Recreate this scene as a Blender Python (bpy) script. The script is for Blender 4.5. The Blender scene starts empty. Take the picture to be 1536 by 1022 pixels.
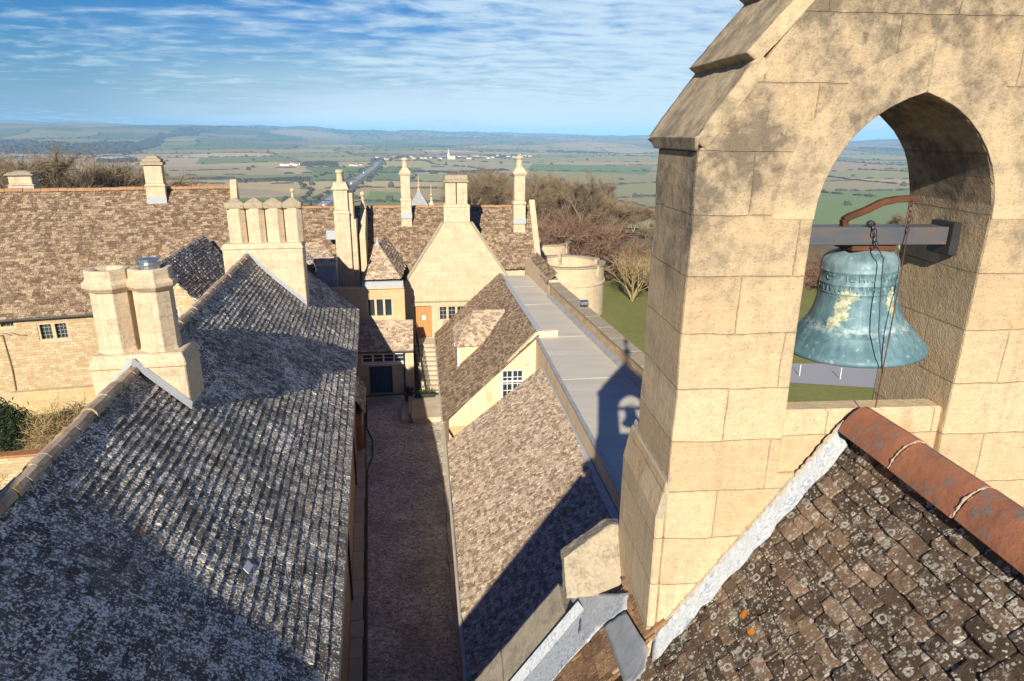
import bpy, bmesh, math, random
import numpy as np
from math import sin, cos, tan, radians, pi, hypot, atan2
from mathutils import Vector, Matrix
from mathutils.geometry import tessellate_polygon
scene = bpy.context.scene
COL = scene.collection
rnd = random.Random(7)
nprng = np.random.default_rng(11)

# ------------------------------------------------------------------ camera, sky, sun, exposure
CAM_H = 16.4; PITCH = radians(17.3); ROLL = radians(0.5); FPX = 991.0
fw = np.array([0, cos(PITCH), -sin(PITCH)]); _u = np.array([0, sin(PITCH), cos(PITCH)]); _r = np.array([1., 0, 0])
rt = cos(ROLL)*_r + sin(ROLL)*_u; up = -sin(ROLL)*_r + cos(ROLL)*_u
camd = bpy.data.cameras.new('camera'); cam = bpy.data.objects.new('camera', camd); COL.objects.link(cam)
camd.sensor_width = 36; camd.lens = FPX/1536*36; camd.clip_start = 0.05; camd.clip_end = 60000
cam.matrix_world = Matrix(((rt[0], up[0], -fw[0], 0), (rt[1], up[1], -fw[1], 0), (rt[2], up[2], -fw[2], CAM_H), (0, 0, 0, 1)))
scene.camera = cam
SUN_AZ = radians(7.2); SUN_EL = radians(25.6)          # the light travels towards azimuth 7.2 degrees
SUNV = Vector((-sin(SUN_AZ)*cos(SUN_EL), -cos(SUN_AZ)*cos(SUN_EL), sin(SUN_EL)))
sl = bpy.data.lights.new('sun', 'SUN'); sl.energy = 4.6; sl.angle = radians(0.5); sl.color = (1, .915, .775)
so = bpy.data.objects.new('sun', sl); COL.objects.link(so); so.rotation_euler = (-SUNV).to_track_quat('-Z', 'Y').to_euler()
so.location = (0, -20, 60)
scene.view_settings.view_transform = 'Standard'; scene.view_settings.look = 'None'
scene.view_settings.gamma = 1; scene.view_settings.exposure = 0.78
try: scene.view_settings.use_curve_mapping = False
except Exception: pass
scene.cycles.volume_bounces = 0; scene.cycles.max_bounces = 6

class NT:
    """small node-graph writer"""
    def __init__(s, tree): s.t = tree; s.n = tree.nodes; s.l = tree.links
    def node(s, typ, **kw):
        n = s.n.new(typ)
        for k, v in kw.items(): setattr(n, k, v)
        return n
    def put(s, sock, v):
        if isinstance(v, bpy.types.NodeSocket): s.l.new(v, sock)
        elif v is not None:
            if sock.type == 'RGBA' and len(v) == 3: v = (*v, 1)
            sock.default_value = v
    def noise(s, scale, detail=4, rough=.55, vec=None, dist=0):
        n = s.node('ShaderNodeTexNoise'); s.put(n.inputs['Scale'], scale); s.put(n.inputs['Detail'], detail)
        s.put(n.inputs['Roughness'], rough); s.put(n.inputs['Distortion'], dist)
        if vec is not None: s.put(n.inputs['Vector'], vec)
        return n.outputs[0]
    def voro(s, scale, vec=None, feature='F1', out=0, rand=1):
        n = s.node('ShaderNodeTexVoronoi', feature=feature); s.put(n.inputs['Scale'], scale)
        s.put(n.inputs['Randomness'], rand)
        if vec is not None: s.put(n.inputs['Vector'], vec)
        return n.outputs[out]
    def ramp(s, fac, stops, interp='LINEAR'):
        n = s.node('ShaderNodeValToRGB'); r = n.color_ramp; r.interpolation = interp
        while len(r.elements) < len(stops): r.elements.new(0.5)
        for e, (p, c) in zip(r.elements, stops):
            e.position = p
            e.color = (c, c, c, 1) if isinstance(c, (int, float)) else (*c, 1)
        s.put(n.inputs[0], fac); return n.outputs[0]
    def mix(s, fac, a, b, mode='MIX'):
        n = s.node('ShaderNodeMix', data_type='RGBA', blend_type=mode)
        s.put(n.inputs[0], fac); s.put(n.inputs[6], a); s.put(n.inputs[7], b); return n.outputs[2]
    def m(s, op, a, b=0.0, c=0.0, clamp=False):
        n = s.node('ShaderNodeMath', operation=op, use_clamp=clamp)
        s.put(n.inputs[0], a); s.put(n.inputs[1], b); s.put(n.inputs[2], c); return n.outputs[0]
    def sep(s, v):
        n = s.node('ShaderNodeSeparateXYZ'); s.put(n.inputs[0], v); return n.outputs
    def comb(s, x=0.0, y=0.0, z=0.0):
        n = s.node('ShaderNodeCombineXYZ'); s.put(n.inputs[0], x); s.put(n.inputs[1], y); s.put(n.inputs[2], z); return n.outputs[0]
    def vmul(s, v, k):
        n = s.node('ShaderNodeVectorMath', operation='MULTIPLY'); s.put(n.inputs[0], v); s.put(n.inputs[1], k); return n.outputs[0]
    def vadd(s, v, k):
        n = s.node('ShaderNodeVectorMath', operation='ADD'); s.put(n.inputs[0], v); s.put(n.inputs[1], k); return n.outputs[0]
    def sstep(s, x, a, b):
        n = s.node('ShaderNodeMapRange', interpolation_type='SMOOTHSTEP')
        s.put(n.inputs[0], x); n.inputs[1].default_value = a; n.inputs[2].default_value = b; return n.outputs[0]
    def pos(s): return s.node('ShaderNodeNewGeometry').outputs['Position']
    def attr(s, name, out='Fac'):
        n = s.node('ShaderNodeAttribute', attribute_name=name); return n.outputs[out]
    def bump(s, h, strength=.5, dist=.02, normal=None):
        n = s.node('ShaderNodeBump'); s.put(n.inputs['Strength'], strength); s.put(n.inputs['Distance'], dist)
        s.put(n.inputs['Height'], h)
        if normal is not None: s.put(n.inputs['Normal'], normal)
        return n.outputs[0]

# the sky: Nishita daylight with broken cloud sheets laid out on a flat layer overhead
world = bpy.data.worlds.new('World'); scene.world = world; world.use_nodes = True
w = NT(world.node_tree); w.n.clear()
sky = w.node('ShaderNodeTexSky', sky_type='NISHITA'); sky.sun_disc = False
sky.sun_elevation = SUN_EL; sky.sun_rotation = pi + SUN_AZ; sky.air_density = 1.0; sky.dust_density = .6; sky.ozone_density = 2.5
tc = w.node('ShaderNodeTexCoord').outputs['Generated']
dx, dy, dz = w.sep(tc)
dzc = w.m('MAXIMUM', dz, 0.0)
den = w.m('ADD', dzc, .055)
cx = w.m('DIVIDE', dx, den); cy = w.m('DIVIDE', dy, den)
cp = w.comb(cx, cy, 0.0)
warp = w.noise(.45, 3, .5, cp)
cp2 = w.vadd(cp, w.vmul(w.comb(warp, warp, 0.0), (.9, .6, 0)))
streak = w.noise(1.0, 7, .62, w.vmul(cp2, (.55, 1.0, 1)))        # long drawn-out sheets
puffs = w.noise(1.0, 6, .6, w.vmul(cp2, (2.6, 3.6, 1)), .25)        # rippled altocumulus
big = w.noise(.28, 3, .5, w.vadd(w.vmul(cp, (1, .6, 1)), (3.7, 1.3, 0)))
azr = w.m('DIVIDE', dx, w.m('MAXIMUM', dy, .05))
right = w.sstep(w.m('ADD', azr, w.m('MULTIPLY', dz, -.6)), -.50, .0)
base = w.m('ADD', w.m('MULTIPLY', streak, .40), w.m('MULTIPLY', puffs, .74))
base = w.m('ADD', base, w.m('MULTIPLY', w.m('SUBTRACT', big, .5), .55))
base = w.m('ADD', base, w.m('MULTIPLY', right, .27))
cl = w.sstep(base, .51, .88)
lowband = w.m('MULTIPLY', w.sstep(dz, .105, .02), w.sstep(w.noise(1.0, 4, .55, w.comb(w.m('MULTIPLY', dx, 3.0), w.m('MULTIPLY', dz, 26.0), .3)), .30, .56))
lowband = w.m('MULTIPLY', lowband, w.m('ADD', .18, w.m('MULTIPLY', .74, w.sstep(w.m('ABSOLUTE', w.m('ADD', azr, .12)), .55, .08))))
cl = w.m('MAXIMUM', w.m('MULTIPLY', cl, .86), lowband)
cl = w.m('MULTIPLY', cl, w.sstep(dz, -.005, .02))
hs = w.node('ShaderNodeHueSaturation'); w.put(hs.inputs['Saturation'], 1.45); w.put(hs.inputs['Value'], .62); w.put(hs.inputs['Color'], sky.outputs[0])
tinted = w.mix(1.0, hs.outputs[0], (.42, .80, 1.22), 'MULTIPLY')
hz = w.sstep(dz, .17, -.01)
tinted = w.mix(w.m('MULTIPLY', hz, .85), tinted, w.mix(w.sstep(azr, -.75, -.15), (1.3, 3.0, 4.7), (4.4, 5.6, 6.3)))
front = w.m('MULTIPLY', w.sstep(dy, -.1, .35), w.sstep(dz, .75, .40))      # clouds kept ahead, cut overhead and behind to lessen the shadow fill
deep = w.mix(w.sstep(dz, .28, .70), tinted, w.mix(1.0, tinted, (.10, .62, 1.0), 'MULTIPLY'))  # unseen zenith darkened and blued to tint the shadows
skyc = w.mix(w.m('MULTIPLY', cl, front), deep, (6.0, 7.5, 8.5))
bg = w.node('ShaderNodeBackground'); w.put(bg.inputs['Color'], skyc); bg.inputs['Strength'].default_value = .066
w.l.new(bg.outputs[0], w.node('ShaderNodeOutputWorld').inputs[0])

# ------------------------------------------------------------------ frames, pixel helpers, mesh builder
CAMP = np.array([0, 0, CAM_H])
def ray(x, y): return fw + rt*(x-768)/FPX - up*(y-511)/FPX
def at_z(x, y, z): d = ray(x, y); return CAMP + d*((z-CAM_H)/d[2])
def at_y(x, y, Y): d = ray(x, y); return CAMP + d*(Y/d[1])
class Frame:
    """a building's own axes: u to its right, v away from the camera, z up"""
    def __init__(s, az): a = radians(az); s.d = np.array([sin(a), cos(a), 0.]); s.r = np.array([cos(a), -sin(a), 0.])
    def __call__(s, u, v, z): return s.r*u + s.d*v + np.array([0, 0, z])
    def at_v(s, x, y, v):
        d = ray(x, y); p = CAMP + d*(v/np.dot(d, s.d)); return p.dot(s.r), p[2]
    def at_zz(s, x, y, z): p = at_z(x, y, z); return p.dot(s.r), p.dot(s.d)
FA, FB, FC, FD = Frame(-11.8), Frame(-7.8), Frame(-4.8), Frame(-19)
FW = Frame(0)

def link(o, parent=None):
    COL.objects.link(o)
    if parent is not None: o.parent = parent
    return o
def wloc(o):
    l = Vector(o.location)
    while o.parent is not None: o = o.parent; l += o.location
    return l
def tag(o, label=None, cat=None, group=None, kind=None):
    if label: o['label'] = label
    if cat: o['category'] = cat
    if group: o['group'] = group
    if kind: o['kind'] = kind
    return o
def thing(name, label, cat, loc, group=None):
    o = bpy.data.objects.new(name, None); o.empty_display_size = .2; o.location = Vector(loc); COL.objects.link(o)
    return tag(o, label, cat, group)
def copy_tree(o, parent=None):
    c = o.copy(); COL.objects.link(c); c.parent = parent
    for ch in list(o.children): copy_tree(ch, c)
    return c

def mesh_np(name, V, Q, mat, parent=None, tint=None, smooth=False, loc=None):
    """mesh from numpy arrays: V (n,3), Q (m,3 or 4)"""
    V = np.asarray(V, float); Q = np.asarray(Q, np.int32)
    if loc is None:
        loc = np.array(wloc(parent)) if parent is not None else np.array([(V[:, 0].min()+V[:, 0].max())/2, (V[:, 1].min()+V[:, 1].max())/2, V[:, 2].min()])
    me = bpy.data.meshes.new(name); k = Q.shape[1]
    me.vertices.add(len(V)); me.vertices.foreach_set('co', (V-loc).astype(np.float32).ravel())
    me.loops.add(Q.size); me.loops.foreach_set('vertex_index', Q.ravel())
    me.polygons.add(len(Q)); me.polygons.foreach_set('loop_start', np.arange(0, Q.size, k, dtype=np.int32))
    me.polygons.foreach_set('loop_total', np.full(len(Q), k, np.int32))
    me.polygons.foreach_set('use_smooth', np.full(len(Q), smooth))
    me.update(calc_edges=True); me.validate()
    if tint is not None:
        a = me.attributes.new('tint', 'FLOAT', 'FACE'); a.data.foreach_set('value', np.asarray(tint, np.float32))
    me.materials.append(mat)
    o = bpy.data.objects.new(name, me); link(o, parent)
    if parent is None: o.location = loc
    return o

class MB:
    def __init__(s): s.v = []; s.f = []
    def add(s, pts, faces):
        b = len(s.v); s.v += [tuple(p) for p in pts]; s.f += [tuple(b+i for i in f) for f in faces]; return s
    def poly(s, *pts): return s.add(pts, [tuple(range(len(pts)))])
    def prism(s, pts, vec):
        n = len(pts); vec = np.array(vec, float); a = [np.array(p, float) for p in pts]; b = [p+vec for p in a]
        return s.add(a+b, [tuple(range(n))[::-1], tuple(range(n, 2*n))] + [(i, (i+1) % n, n+(i+1) % n, n+i) for i in range(n)])
    def box(s, F, u0, u1, v0, v1, z0, z1):
        return s.prism([F(u0, v0, z0), F(u1, v0, z0), F(u1, v1, z0), F(u0, v1, z0)], (0, 0, z1-z0))
    def rope(s, pts, radii, n=6):
        pts = [Vector(p) for p in pts]; b = len(s.v); m = len(pts)
        for j, p in enumerate(pts):
            d = (pts[min(j+1, m-1)]-pts[max(j-1, 0)]).normalized(); x = d.orthogonal().normalized(); x = d.cross(Vector((.3, .2, .93))).normalized(); y = d.cross(x)
            for i in range(n):
                a = 2*pi*i/n; s.v.append(tuple(p+x*(cos(a)*radii[j])+y*(sin(a)*radii[j])))
        for j in range(m-1):
            for i in range(n):
                k = (i+1) % n; s.f.append((b+j*n+i, b+j*n+k, b+(j+1)*n+k, b+(j+1)*n+i))
        s.f.append(tuple(b+i for i in range(n))[::-1]); e = b+(m-1)*n; s.f.append(tuple(e+i for i in range(n))); return s
    def frustum(s, F, lo, z0, hi, z1):
        a = [F(lo[0], lo[2], z0), F(lo[1], lo[2], z0), F(lo[1], lo[3], z0), F(lo[0], lo[3], z0)]
        b = [F(hi[0], hi[2], z1), F(hi[1], hi[2], z1), F(hi[1], hi[3], z1), F(hi[0], hi[3], z1)]
        return s.add(a+b, [(3, 2, 1, 0), (4, 5, 6, 7)] + [(i, (i+1) % 4, 4+(i+1) % 4, 4+i) for i in range(4)])
    def lathe(s, c, prof, n=24, rot=0.0, cap=True):
        c = np.array(c, float); b = len(s.v)
        for r, z in prof:
            for i in range(n):
                a = rot + 2*pi*i/n; s.v.append((c[0]+r*cos(a), c[1]+r*sin(a), c[2]+z))
        for j in range(len(prof)-1):
            for i in range(n):
                k = (i+1) % n; s.f.append((b+j*n+i, b+j*n+k, b+(j+1)*n+k, b+(j+1)*n+i))
        if cap:
            s.f.append(tuple(b+i for i in range(n))[::-1]); e = b+(len(prof)-1)*n; s.f.append(tuple(e+i for i in range(n)))
        return s
    def path(s, pts, r, n=6, r1=None):
        pts = [Vector(p) for p in pts]; b = len(s.v); m = len(pts); r1 = r if r1 is None else r1
        for j, p in enumerate(pts):
            d = (pts[min(j+1, m-1)]-pts[max(j-1, 0)]).normalized()
            x = d.cross(Vector((0, 0, 1)));  x = x.normalized() if x.length > .05 else Vector((1, 0, 0))
            y = d.cross(x); q = r+(r1-r)*j/max(1, m-1)
            for i in range(n):
                a = 2*pi*i/n; w_ = p + x*(cos(a)*q) + y*(sin(a)*q); s.v.append(tuple(w_))
        for j in range(m-1):
            for i in range(n):
                k = (i+1) % n; s.f.append((b+j*n+i, b+j*n+k, b+(j+1)*n+k, b+(j+1)*n+i))
        s.f.append(tuple(b+i for i in range(n))[::-1]); e = b+(m-1)*n; s.f.append(tuple(e+i for i in range(n)))
        return s
    def panel(s, F, outline, v0, v1, holes=()):
        """a wall slab between v0 (front) and v1 with holes cut through it; outline and holes in (u, z)"""
        loops = [list(outline)]+[list(h) for h in holes]
        flat = [p for l in loops for p in l]
        tris = tessellate_polygon([[Vector((p[0], p[1], 0)) for p in l] for l in loops])
        n = len(flat)
        pts = [F(u, v0, z) for u, z in flat]+[F(u, v1, z) for u, z in flat]
        fs = []
        for t in tris:
            a, b, c = t
            cr = (flat[b][0]-flat[a][0])*(flat[c][1]-flat[a][1])-(flat[b][1]-flat[a][1])*(flat[c][0]-flat[a][0])
            if abs(cr) < 1e-10: continue
            if cr < 0: a, b, c = c, b, a
            fs.append((a, b, c)); fs.append((n+c, n+b, n+a))
        o = 0
        for l in loops:
            k = len(l); area = sum(l[i][0]*l[(i+1) % k][1]-l[(i+1) % k][0]*l[i][1] for i in range(k))
            for i in range(k):
                j = (i+1) % k; q = (o+i, o+j, n+o+j, n+o+i)
                outer = (o == 0)
                fs.append(q[::-1] if (area > 0) == outer else q)
            o += k
        return s.add(pts, fs)
    def build(s, name, mat, parent=None, bevel=0, smooth=False, seg=1, loc=None):
        V = np.array(s.v, float)
        if loc is None:
            loc = np.array(wloc(parent)) if parent is not None else np.array([(V[:, 0].min()+V[:, 0].max())/2, (V[:, 1].min()+V[:, 1].max())/2, V[:, 2].min()])
        me = bpy.data.meshes.new(name); me.from_pydata((V-loc).tolist(), [], s.f); me.validate()
        bm = bmesh.new(); bm.from_mesh(me); bmesh.ops.remove_doubles(bm, verts=bm.verts, dist=1e-5)
        bmesh.ops.recalc_face_normals(bm, faces=bm.faces); bm.to_mesh(me); bm.free()
        me.materials.append(mat)
        if smooth:
            for p in me.polygons: p.use_smooth = True
        o = bpy.data.objects.new(name, me); link(o, parent)
        if parent is None: o.location = Vector(loc)
        if bevel:
            md = o.modifiers.new('bevel', 'BEVEL'); md.width = bevel; md.segments = seg; md.limit_method = 'ANGLE'; md.angle_limit = radians(35)
        return o

def roughen(o, amp, scale=.25, levels=4):
    """worn stone: cut the faces fine and push them about with a cloud texture"""
    for md in list(o.modifiers): o.modifiers.remove(md)
    sd = o.modifiers.new('cut', 'SUBSURF'); sd.subdivision_type = 'SIMPLE'; sd.levels = sd.render_levels = levels
    for k, (sc, am) in enumerate(((scale, amp), (scale*.3, amp*.45))):
        tx = bpy.data.textures.new('wear', 'CLOUDS'); tx.noise_scale = sc; tx.noise_depth = 3
        dm = o.modifiers.new('wear', 'DISPLACE'); dm.texture = tx; dm.texture_coords = 'LOCAL'; dm.strength = am*2; dm.mid_level = .5
    for p in o.data.polygons: p.use_smooth = True
    return o
# ------------------------------------------------------------------ materials
def new_mat(name):
    m = bpy.data.materials.new(name); m.use_nodes = True; t = NT(m.node_tree); t.n.clear()
    b = t.node('ShaderNodeBsdfPrincipled'); t.l.new(b.outputs[0], t.node('ShaderNodeOutputMaterial').inputs[0])
    t.b = b; b.inputs['Roughness'].default_value = .85; b.inputs['Specular IOR Level'].default_value = .25
    return m, t
def fin(t, col, bump=None, rough=None, metal=None, spec=None):
    t.put(t.b.inputs['Base Color'], col)
    if bump is not None: t.put(t.b.inputs['Normal'], bump)
    if rough is not None: t.put(t.b.inputs['Roughness'], rough)
    if metal is not None: t.put(t.b.inputs['Metallic'], metal)
    if spec is not None: t.put(t.b.inputs['Specular IOR Level'], spec)

def stone(name, c1, c2, c3, bw=.6, rh=.3, joint=.55, grey=.35, fine=1.0, bumps=.35, top=None, mortar=.012, wob=.02, var=.45, pit=.25):
    """coursed limestone: block joints, block-to-block tone, stains, pitting"""
    m, t = new_mat(name); p = t.pos(); x, y, z = t.sep(p)
    wv = t.noise(3.0*fine, 3, .5, p)
    wob_ = t.m('MULTIPLY', t.m('SUBTRACT', wv, .5), wob*2)
    bv = t.comb(t.m('ADD', t.m('ADD', x, y), wob_), t.m('ADD', z, wob_), 0.0)
    br = t.node('ShaderNodeTexBrick', offset=.43); t.put(br.inputs['Vector'], bv); t.put(br.inputs['Scale'], 1.0)
    t.put(br.inputs['Brick Width'], bw); t.put(br.inputs['Row Height'], rh); t.put(br.inputs['Mortar Size'], mortar); t.put(br.inputs['Mortar Smooth'], .6)
    t.put(br.inputs['Color1'], (0, 0, 0)); t.put(br.inputs['Color2'], (1, 1, 1)); t.put(br.inputs['Mortar'], (.5, .5, .5)); br.inputs['Bias'].default_value = 0
    n1 = t.noise(1.6*fine, 6, .62, p); n2 = t.noise(9*fine, 5, .65, p); n3 = t.noise(42*fine, 4, .7, p)
    streak = t.noise(1.0, 5, .6, t.vmul(p, (3.0*fine, 3.0*fine, 22*fine)))
    col = t.mix(t.ramp(n1, [(.32, 0.0), (.68, 1.0)]), c1, c2)
    col = t.mix(t.m('MULTIPLY', t.ramp(br.outputs['Color'], [(0, 0.0), (1, 1.0)]), var), col, c3)
    col = t.mix(t.m('MULTIPLY', t.ramp(streak, [(.45, 0.0), (.7, 1.0)]), .3), col, tuple(k*1.25 for k in c1))
    gm = t.m('MULTIPLY', t.ramp(t.m('ADD', t.m('MULTIPLY', n1, .6), t.m('MULTIPLY', n2, .5)), [(.52, 0.0), (.70, 1.0)]), grey)
    if top is not None:
        gm = t.m('ADD', t.m('MULTIPLY', gm, .5), t.m('MULTIPLY', t.m('MULTIPLY', t.sstep(t.m('ADD', z, t.m('MULTIPLY', n1, .5)), top[0], top[1]), t.ramp(t.m('ADD', t.m('MULTIPLY', n1, .72), t.m('MULTIPLY', n2, .36)), [(.35, 0.0), (.64, .95)])), top[2]), clamp=True)
    col = t.mix(gm, col, (.17, .135, .095))
    pits = t.ramp(n3, [(.28, 1.0), (.42, 0.0)])
    col = t.mix(t.m('MULTIPLY', pits, pit), col, tuple(k*.42 for k in c1))
    rust = t.ramp(t.noise(2.3*fine, 3, .5, t.vadd(p, (9, 4, 2))), [(.66, 0.0), (.74, .55)])
    col = t.mix(t.m('MULTIPLY', rust, .8 if top is not None else .45), col, (.36, .19, .07))
    run = t.noise(1.0, 5, .6, t.vmul(p, (8.0*fine, 8.0*fine, .9*fine)))                # stains washed down the face
    col = t.mix(t.m('MULTIPLY', t.ramp(run, [(.50, 0.0), (.70, 1.0)]), .30), col, (.27, .215, .145))
    jm = t.m('MULTIPLY', br.outputs['Fac'], t.m('MULTIPLY', t.ramp(n2, [(.35, .25), (.6, 1.0)]), joint))
    col = t.mix(jm, col, tuple(k*.40 for k in c1))
    h = t.m('SUBTRACT', t.m('ADD', t.m('MULTIPLY', n2, .5), t.m('MULTIPLY', n3, .4)), t.m('ADD', t.m('MULTIPLY', br.outputs['Fac'], .5), t.m('MULTIPLY', pits, .10)))
    fin(t, col, t.bump(h, bumps, .03/fine if fine > 1 else .03), .92)
    return m

CREAM = ((.57, .442, .285), (.65, .525, .36), (.48, .345, .20))
M = {}
M['belfry'] = stone('belfry_stone', (.55, .415, .25), (.64, .515, .335), (.47, .325, .18), .66, .297, .45, .55, 1.7, .9, top=(15.5, 16.65, 1.0), mortar=.0045, wob=.012, var=.7, pit=.10)
M['coping'] = stone('coping_stone', (.57, .445, .27), (.60, .49, .31), (.50, .37, .21), 9, 9, 0, .5, 1.9, .8, top=(15.4, 16.7, .7), pit=.1)
M['ashlar'] = stone('ashlar_stone', *CREAM, .8, .33, .35, .4, 1.0, .4, mortar=.009, wob=.012)
M['rubble'] = stone('rubble_stone', (.54, .42, .25), (.64, .53, .36), (.40, .25, .115), .42, .17, .6, .25, 1.5, .7, mortar=.022, wob=.07, var=.85)
M['warmwall'] = stone('warm_wall', (.54, .39, .20), (.60, .47, .28), (.45, .29, .13), .55, .22, .5, .2, 1.0, .4)
M['chimney'] = stone('chimney_stone', (.58, .452, .30), (.66, .54, .385), (.50, .375, .225), .9, .38, .38, .5, 1.4, .5, mortar=.008, wob=.01)
M['lichenstone'] = stone('lichen_stone', (.40, .34, .23), (.56, .49, .35), (.30, .24, .15), 9, 9, 0, .8, 4.5, .9, top=(-9, -8, .45))

def render_wall():
    m, t = new_mat('lime_render'); p = t.pos(); n = t.noise(1.2, 5, .6, p); n2 = t.noise(14, 4, .6, p)
    st = t.noise(1, 4, .6, t.vmul(p, (2.4, 2.4, .5)))
    c = t.mix(t.ramp(n, [(.35, 0.0), (.7, 1.0)]), (.63, .485, .30), (.71, .575, .39)); c = t.mix(t.m('MULTIPLY', t.ramp(st, [(.52, 0.0), (.7, 1.0)]), .5), c, (.46, .30, .12))
    fin(t, c, t.bump(n2, .2, .02), .9); return m
M['render'] = render_wall()

def slates(name, stops, fleck, fleck_amt, scale=1.0, moss=0.0, bumps=.5, orange=0.0, fcut=(.53, .60), fscale=26, patch=0.0):
    m, t = new_mat(name); p = t.pos(); tint = t.attr('tint')
    n1 = t.noise(.6*scale, 4, .6, p); n2 = t.noise(7*scale, 5, .65, p); n3 = t.noise(fscale*scale, 4, .7, p)
    f = t.m('ADD', t.m('MULTIPLY', tint, .58), t.m('MULTIPLY', n2, .42))
    c = t.ramp(f, stops)
    c = t.mix(t.m('MULTIPLY', t.ramp(n1, [(.4, 0.0), (.7, 1.0)]), .35), c, tuple(k*.6 for k in stops[1][1]))
    fl = t.m('MULTIPLY', t.ramp(t.m('ADD', t.m('ADD', t.m('MULTIPLY', n3, .68), t.m('MULTIPLY', n2, .32)), t.m('ADD', t.m('MULTIPLY', t.m('SUBTRACT', n1, .5), patch), t.m('MULTIPLY', t.m('SUBTRACT', tint, .5), .045))), [(fcut[0], 0.0), (fcut[1], 1.0)]), fleck_amt)
    c = t.mix(fl, c, fleck)
    if moss: c = t.mix(t.m('MULTIPLY', t.ramp(n2, [(.55, 0.0), (.66, 1.0)]), moss), c, (.05, .055, .02))
    if orange: c = t.mix(t.m('MULTIPLY', t.ramp(t.noise(1.7*scale, 3, .5, t.vadd(p, (5, 5, 5))), [(.68, 0.0), (.72, 1.0)]), orange), c, (.55, .22, .03))
    fin(t, c, t.bump(t.m('ADD', n2, t.m('MULTIPLY', n3, .6)), bumps, .03), .9); return m
M['brownslate'] = slates('brown_stone_slates', [(.15, (.10, .062, .038)), (.5, (.205, .138, .083)), (.85, (.34, .243, .155))], (.62, .52, .37), .62, .9, fcut=(.535, .58), fscale=19, patch=.03)
M['tanslate'] = slates('tan_stone_slates', [(.15, (.19, .128, .08)), (.5, (.39, .285, .188)), (.85, (.56, .43, .30))], (.78, .66, .49), .8, 1.1, fcut=(.52, .57), fscale=19, patch=.04)
M['darkslate'] = slates('lichened_dark_slates', [(.10, (.075, .068, .058)), (.45, (.165, .148, .12)), (.90, (.34, .30, .235))], (.90, .82, .68), 1.0, 1.0, 0, .9, .35, (.515, .565), 19, .20)

def _roofpt(x, y):
    F_ = Frame(-4.8); a = radians(54.7); n = F_.r*-sin(a)+np.array([0, 0, cos(a)]); o_ = F_(2.145, 0, 14.93)+n*.02; d = ray(x, y); return CAMP+d*((o_-CAMP).dot(n)/d.dot(n))
ORANGE = [(tuple(_roofpt(1116, 922)), .021), (tuple(_roofpt(1127, 947)), .019)]
def chapel_tiles():
    m, t = new_mat('mossy_plain_tiles'); p = t.pos(); tint = t.attr('tint')
    n1 = t.noise(3.0, 4, .6, p); n2 = t.noise(28, 5, .65, p); n3 = t.noise(110, 4, .7, p)
    c = t.ramp(t.m('ADD', t.m('MULTIPLY', tint, .6), t.m('MULTIPLY', n2, .4)), [(.2, (.065, .044, .030)), (.5, (.135, .088, .056)), (.72, (.21, .14, .086)), (.88, (.34, .235, .155))])
    c = t.mix(t.m('MULTIPLY', t.ramp(n1, [(.42, 0.0), (.62, 1.0)]), .5), c, (.045, .034, .022))
    _n = t.node('ShaderNodeTexNoise'); t.put(_n.inputs['Scale'], 22.0); t.put(_n.inputs['Vector'], p); wv = t.vadd(p, t.vmul(_n.outputs[1], (.02, .02, .02)))
    for sc, lo, hi, cut, amt in ((15, .20, .33, .56, .8), (30, .16, .34, .57, .8), (64, .0, .36, .56, .75)):
        d = t.voro(sc, wv); pick = t.voro(sc, wv, out=1); r_, g_, b_ = t.sep(pick)
        ring = t.m('MULTIPLY', t.sstep(d, lo-.05 if lo else -.1, lo+.02 if lo else -.05), t.sstep(d, hi+.05, hi-.03))
        dens = t.m('ADD', t.m('MULTIPLY', r_, .6), t.m('MULTIPLY', t.noise(4.2, 3, .6, p), .55))
        keep = t.m('MULTIPLY', t.sstep(dens, cut+.06, cut+.14), t.ramp(n3, [(.36, .25), (.52, 1.0)]))
        c = t.mix(t.m('MULTIPLY', t.m('MULTIPLY', ring, keep), amt), c, (.50, .48, .40))
    crust = t.m('MULTIPLY', t.ramp(t.m('ADD', t.m('MULTIPLY', n2, .55), t.m('MULTIPLY', n3, .45)), [(.52, 0.0), (.58, 1.0)]), t.ramp(t.noise(4.0, 3, .6, t.vadd(p, (1, 2, 3))), [(.46, 0.0), (.60, 1.0)]))
    c = t.mix(t.m('MULTIPLY', crust, .75), c, (.47, .44, .36))
    org = None
    for q_, rad_ in ORANGE:                                         # the two orange lichen colonies
        dv = t.node('ShaderNodeVectorMath', operation='DISTANCE'); t.put(dv.inputs[0], p); dv.inputs[1].default_value = q_
        g_ = t.sstep(t.m('ADD', dv.outputs['Value'], t.m('MULTIPLY', t.m('SUBTRACT', n2, .5), .06)), rad_+.006, rad_-.006); org = g_ if org is None else t.m('MAXIMUM', org, g_)
    c = t.mix(org, c, (.62, .22, .02))
    fin(t, c, t.bump(t.m('ADD', t.m('MULTIPLY', n2, .8), t.m('ADD', t.m('MULTIPLY', n3, .5), t.m('MULTIPLY', crust, .2))), .7, .012), .93); return m
M['plaintile'] = chapel_tiles()

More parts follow.
